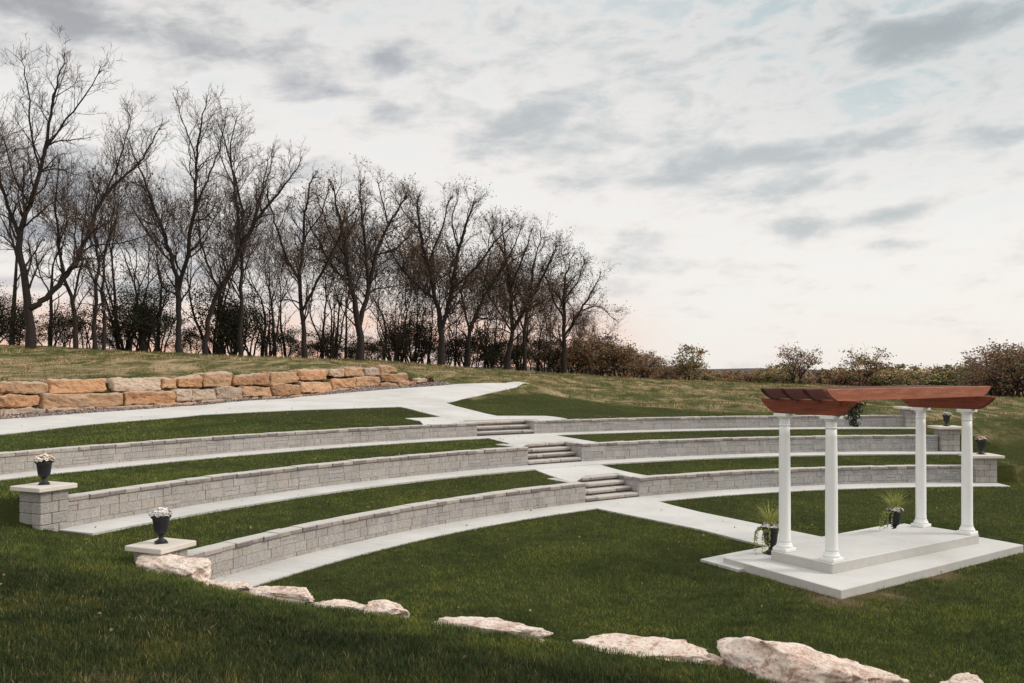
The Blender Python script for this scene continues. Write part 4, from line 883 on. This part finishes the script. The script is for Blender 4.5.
# ------------------------------------------------------------------ grass
def paved(x,y,mg=0):
    rx,ry=x-C.x,y-C.y; r=np.hypot(rx,ry); a=np.degrees(np.arctan2(ry,rx))%360; m=np.zeros(x.shape,bool)
    for i in range(3): m|=(r>R[i]-PW-mg)&(r<R[i]+.275)&(a>A_R[i]-1.8)&(a<A_L[i]+.8)
    for P in (LAND1,LAND2,AISLE,PLAZA,GRAV,SLAB,APRON): m|=in_poly(P,x,y)
    for i,(a0,a1,n) in enumerate(ST): m|=(a>a0-.8)&(a<a1+.8)&(r>R[i]-.1)&(r<R[i]+1.3)
    return m
def blades(name,label,N,d0,d1,hgt,wid,colf,seed,keep=None,tri1=False,lean=.5,umax=.94):
    g=np.random.default_rng(seed); d=np.sqrt(g.uniform(d0*d0,d1*d1,N)); u=g.uniform(-umax,umax,N); x=u*d;y=d
    k=~paved(x,y,-.015)
    if keep is not None: k&=keep(x,y,g)
    x=x[k];y=y[k];n=len(x); z=H(x,y)-.006
    h=hgt(x,y,g); w=wid(x,y,g); th=g.uniform(0,2*np.pi,n); dx=np.cos(th);dy=np.sin(th); ph=g.uniform(0,2*np.pi,n); ln=np.abs(g.normal(0,lean,n)); lx=np.cos(ph)*ln*h; ly=np.sin(ph)*ln*h
    c=colf(x,y,g); B=np.c_[x,y,z]; W=np.c_[dx*w*.5,dy*w*.5,np.zeros(n)]; Lm=np.c_[lx,ly,np.zeros(n)]; Z=np.c_[np.zeros(n),np.zeros(n),h]
    if tri1: V=np.stack([B-W,B+W,B+Lm+Z],1).reshape(-1,3); i=np.arange(n)*3; f=np.c_[i,i+1,i+2]; m=3
    else: V=np.stack([B-W,B+W,B+Lm*.35+Z*.6+W*.75,B+Lm*.35+Z*.6-W*.75,B+Lm+Z*.95],1).reshape(-1,3); i=np.arange(n)*5; f=np.concatenate([np.c_[i,i+1,i+2],np.c_[i,i+2,i+3],np.c_[i+3,i+2,i+4]]); m=5
    o=np_mesh(name,V,f,M['grass_blade'],np.repeat(c,m,axis=0)); tag(o,label,'grass',None,'stuff'); return o
def gcol(base,tan,pt):
    def f(x,y,g):
        n=len(x); ib=np.where(in_poly(BANK,x,y),np.clip(line_dist(EDGE,x,y)/1.5,0,1),0)[:,None]; c=(np.array(LAWN)[None]*(1-ib)+np.array(BANKC)[None]*ib)*g.uniform(.6,1.4,(n,1))*np.c_[g.uniform(.85,1.2,n),np.ones(n),g.uniform(.8,1.2,n)]
        ex=dirt(x,y)*.9; p=ex+pt*(.4+.9*ib[:,0])*(.5+1.6*np.clip(fbm(x*.9,y*.9,3,61)-.3,0,1)); t=g.random(n)<p; c[t]=np.array(tan)[None]*g.uniform(.5,1.2,(t.sum(),1)); return c
    return f
LAWN=(.092,.130,.036); BANKC=(.039,.056,.019); TANG=(.22,.185,.09)  # BANKC: deeper green turf, darkened further to paint in the bank's shadow
fade=lambda a,b,c,d,y,g: g.random(len(y))<np.clip((y-a)/(b-a),0,1)*np.clip((d-y)/(d-c),0,1)
ndf=lambda a,b,c,d: (lambda x,y,g: (dirt(x,y)<g.uniform(.3,1.0,len(x)))&fade(a,b,c,d,y,g))
hl=lambda a,b: (lambda x,y,g: g.uniform(a,b,len(x))*np.where(in_poly(BANK,x,y),1.0,.75)*(.7+.7*fbm(x*1.3,y*1.3,3,91)))
wl=lambda a,b: (lambda x,y,g: g.uniform(a,b,len(x)))
blades('grass','dark green turf of the near bank and lawn',210000,4.2,9.2,hl(.05,.10),wl(.004,.007),gcol(BANKC,TANG,.06),1,ndf(4,4.3,7.8,9.2))
blades('grass','dark green turf of the near bank and lawn',280000,7.8,14,hl(.045,.08),wl(.006,.009),gcol(BANKC,TANG,.06),2,ndf(7.8,9.2,11,14))
blades('grass','mown green turf around the pergola and lower terraces',250000,11,20,hl(.045,.08),wl(.009,.014),gcol(LAWN,TANG,.035),3,ndf(11,14,18,20),True)
blades('grass','mown green turf of the terraces',170000,18.5,28,hl(.04,.075),wl(.013,.02),gcol(LAWN,TANG,.03),4,lambda x,y,g: meadow(x,y)<g.random(len(x)),True)
blades('grass','mown green turf of the upper terraces',130000,27.8,50,hl(.035,.06),wl(.02,.03),gcol(LAWN,TANG,.03),5,lambda x,y,g: meadow(x,y)<g.random(len(x)),True)
def mcol(x,y,g):
    n=len(x); k=np.clip((fbm(x*.75,y*.33,5,44)-.475+.035*tanbias(x,y))*10,0,1)[:,None]; c=np.array((.10,.115,.04))[None]*(1-k)+np.array((.42,.31,.185))[None]*k; return c*g.uniform(.55,1.35,(n,1))
blades('meadow_grass','rough tan and green meadow grass on the hillside',150000,22,92,lambda x,y,g: g.uniform(.06,.2,len(x))*(.5+1.2*fbm(x*.5,y*.5,3,14)),lambda x,y,g: g.uniform(.012,.022,len(x))*(.5+y/50),mcol,6,lambda x,y,g:(meadow(x,y)>g.uniform(.15,1,len(x)))&(fbm(x*.45,y*.45,4,19)+g.uniform(-.12,.12,len(x))>.40),True,.7)
mb=MB(); random.seed(77)
for k in range(620):
    d=math.sqrt(random.uniform(5**2,34**2)); u=random.uniform(-.66,.66); x,y=u*d,d
    z=hz(x,y)+random.uniform(.03,.06); mb.leaf(Vector((x,y,z)),random.uniform(.03,.06),tone(random.choice([(.30,.20,.10),(.22,.12,.07),(.36,.28,.15)]),.3,.05),0,.8)
tag(mb.build('fallen_leaves',M['leaf']),'small dry brown leaves scattered over the turf and paths','leaves',None,'stuff')
# ------------------------------------------------------------------ sky and light
SUN_EL,SUN_AZ=R_(36),R_(92)      # azimuth measured clockwise from the viewing direction
w=bpy.data.worlds.new('World'); sc.world=w; w.use_nodes=True; t=NT(w.node_tree); t.n.clear()
out=t.node('ShaderNodeOutputWorld'); sky=t.node('ShaderNodeTexSky',sky_type='NISHITA'); sky.sun_disc=False; sky.sun_elevation=SUN_EL; sky.sun_rotation=SUN_AZ; sky.altitude=200; sky.air_density=1.2; sky.dust_density=2.5
bg1=t.node('ShaderNodeBackground'); bg1.inputs[1].default_value=.1; t.l.new(sky.outputs[0],bg1.inputs[0])
dirv=t.node('ShaderNodeTexCoord').outputs['Generated']; s3=t.node('ShaderNodeSeparateXYZ'); t.l.new(dirv,s3.inputs[0]); X_,Y_,Z_=s3.outputs
az=t.math('ARCTAN2',X_,Y_); hyp=t.math('SQRT',t.math('ADD',t.math('MULTIPLY',X_,X_),t.math('MULTIPLY',Y_,Y_))); el=t.math('ARCTAN2',Z_,hyp)
def comb(a,b,c=0.0):
    n=t.node('ShaderNodeCombineXYZ'); t.set(n.inputs[0],a); t.set(n.inputs[1],b); t.set(n.inputs[2],c); return n.outputs[0]
# cloud layer seen in perspective: flat deck above, so bands thin towards the horizon
den=t.math('ADD',t.math('MAXIMUM',Z_,0.0),.16); deck=comb(t.math('DIVIDE',X_,den),t.math('DIVIDE',Y_,den))
warp=t.noise(deck,1.6,4,.55); n1=t.noise(comb(t.math('ADD',t.math('DIVIDE',X_,den),warp),t.math('MULTIPLY',t.math('DIVIDE',Y_,den),1.9)),2.3,9,.58)
n2=t.noise(comb(t.math('MULTIPLY',az,11.0),t.math('MULTIPLY',t.math('SUBTRACT',el,t.math('MULTIPLY',az,.07)),27.0)),1.0,9,.58,.3)
BL=[(615,130,110,38,.62,.1),(700,168,120,15,.6,-.05),(850,142,100,13,.6,-.12),(790,186,80,12,.55,0),(950,30,75,17,.9,-.12),(870,42,45,20,.5,0),(1010,135,35,8,.7,0),(785,228,38,9,.55,0),(862,222,60,9,.65,-.12),(960,196,70,8,.4,-.2),(665,240,60,13,.42,0),(700,266,75,9,.35,0),(900,245,45,8,.3,0),(100,20,190,34,.78,.1),(300,84,40,14,.5,0),(392,60,30,12,.35,0),(500,132,75,26,.36,.1),(600,40,150,26,.42,.1),(430,104,80,22,.22,.1),(640,290,70,8,.3,0),
 (85,195,110,20,.95,0),(130,238,120,13,.7,0),(40,150,70,12,.5,0),(70,285,110,9,.7,0),(215,268,80,10,.6,0),(335,225,70,20,.62,0),(390,262,70,12,.5,0),(255,300,100,8,.55,0),(20,228,70,12,.65,0),(480,215,60,18,.3,0),(300,170,80,14,.3,0)]
BL=[(a,b,c,d,e*(1.0 if (a<420 and b>140) else 1.0),f) for a,b,c,d,e,f in BL]
acc=None
for (px,py,rx,ry,s,tl) in BL:
    a0=math.atan((px-512)/F); e0=math.atan((Y0-py)/F*math.cos(a0)); kx=F*math.cos(a0)**2/F; ax=rx/F; ay=ry/F
    da=t.math('SUBTRACT',az,a0); de=t.math('SUBTRACT',el,e0); de2=t.math('ADD',de,t.math('MULTIPLY',da,tl)); q=t.math('ADD',t.math('POWER',t.math('ABSOLUTE',t.math('DIVIDE',da,ax)),2.0),t.math('POWER',t.math('ABSOLUTE',t.math('DIVIDE',de2,ay)),2.0))
    gss=t.math('MULTIPLY',t.math('EXPONENT',t.math('MULTIPLY',q,-1.0)),s); acc=gss if acc is None else t.math('ADD',acc,gss)
n3=t.noise(comb(t.math('MULTIPLY',az,30.0),t.math('MULTIPLY',el,62.0),3.3),1.0,7,.6,.3)
nmix=t.math('ADD',t.math('MULTIPLY',n2,.60),t.math('ADD',t.math('MULTIPLY',n1,.22),t.math('MULTIPLY',n3,.18)))
veil=t.math('MULTIPLY',t.sstep(el,.02,.14),.10)
acc=t.math('ADD',t.math('MULTIPLY',acc,1.0),veil)
dens=t.sstep(t.math('ADD',t.math('MULTIPLY',acc,.60),t.math('MULTIPLY',t.math('SUBTRACT',nmix,.5),2.25)),.04,.70)
rim=t.math('MULTIPLY',t.sstep(t.math('ADD',t.math('MULTIPLY',acc,.60),t.math('MULTIPLY',t.math('SUBTRACT',nmix,.5),2.25)),-.12,.2),t.math('SUBTRACT',1.0,dens))
base=t.ramp(t.math('MULTIPLY',el,1/1.2),[(0,(.96,.90,.83)),(.06,(.95,.925,.885)),(.16,(.93,.925,.90)),(.27,(.81,.83,.825)),(.38,(.62,.68,.695)),(.55,(.72,.76,.79)),(.8,(.80,.82,.85))])
rgt=t.sstep(az,-.05,.5); teal=t.math('MULTIPLY',t.math('MULTIPLY',rgt,t.sstep(el,.12,.36)),.8); base=t.mix(teal,base,(.44,.56,.59))
mid=t.math('MULTIPLY',t.sstep(el,.36,.2),t.math('SUBTRACT',1.0,rgt)); base=t.mix(t.math('MULTIPLY',mid,.7),base,(.92,.905,.88))
left=t.sstep(az,.12,-.25); base=t.mix(t.math('MULTIPLY',t.sstep(az,.22,.02),t.math('MULTIPLY',t.sstep(el,.12,.02),.95)),base,(1.0,.60,.44))
base=t.mix(t.math('MULTIPLY',rim,.6),base,(.97,.90,.85))
cc=t.mix(left,(.49,.525,.54),(.38,.40,.445)); topl=t.math('MULTIPLY',t.sstep(el,.28,.4),t.sstep(az,.0,-.4)); cc=t.mix(topl,cc,(.34,.33,.34)); cc=t.mix(t.math('MULTIPLY',t.math('MULTIPLY',rgt,t.sstep(el,.25,.36)),.7),cc,(.36,.38,.40))
colr=t.mix(t.math('MULTIPLY',dens,.84),base,cc)
aaz=t.math('ABSOLUTE',az); colr=t.mix(t.math('MULTIPLY',t.sstep(aaz,.9,1.5),t.sstep(el,-.02,.1)),colr,(1.12,1.08,1.03))  # unseen sky beside and behind the camera brightened as added fill
dn=t.sstep(el,-.03,-.2); colr=t.mix(dn,colr,(.12,.115,.10))
bg2=t.node('ShaderNodeBackground'); t.l.new(colr,bg2.inputs[0]); bg2.inputs[1].default_value=1.0
mx=t.node('ShaderNodeMixShader'); mx.inputs[0].default_value=.93; t.l.new(bg1.outputs[0],mx.inputs[1]); t.l.new(bg2.outputs[0],mx.inputs[2]); t.l.new(mx.outputs[0],out.inputs[0])
sl=bpy.data.lights.new('sun','SUN'); sl.energy=2.0; sl.angle=R_(15); sl.color=(1,.92,.83); so=bpy.data.objects.new('sun',sl); col.objects.link(so)
sd_=Vector((math.sin(SUN_AZ)*math.cos(SUN_EL),math.cos(SUN_AZ)*math.cos(SUN_EL),math.sin(SUN_EL))); so.rotation_euler=sd_.to_track_quat('Z','Y').to_euler(); so.location=(20,-20,40)
sc.view_settings.view_transform='Standard'; sc.view_settings.look='None'; sc.view_settings.exposure=0; sc.view_settings.gamma=1
sc.render.engine='CYCLES'; sc.cycles.max_bounces=5; sc.cycles.diffuse_bounces=3; sc.cycles.glossy_bounces=2; sc.cycles.use_denoising=True
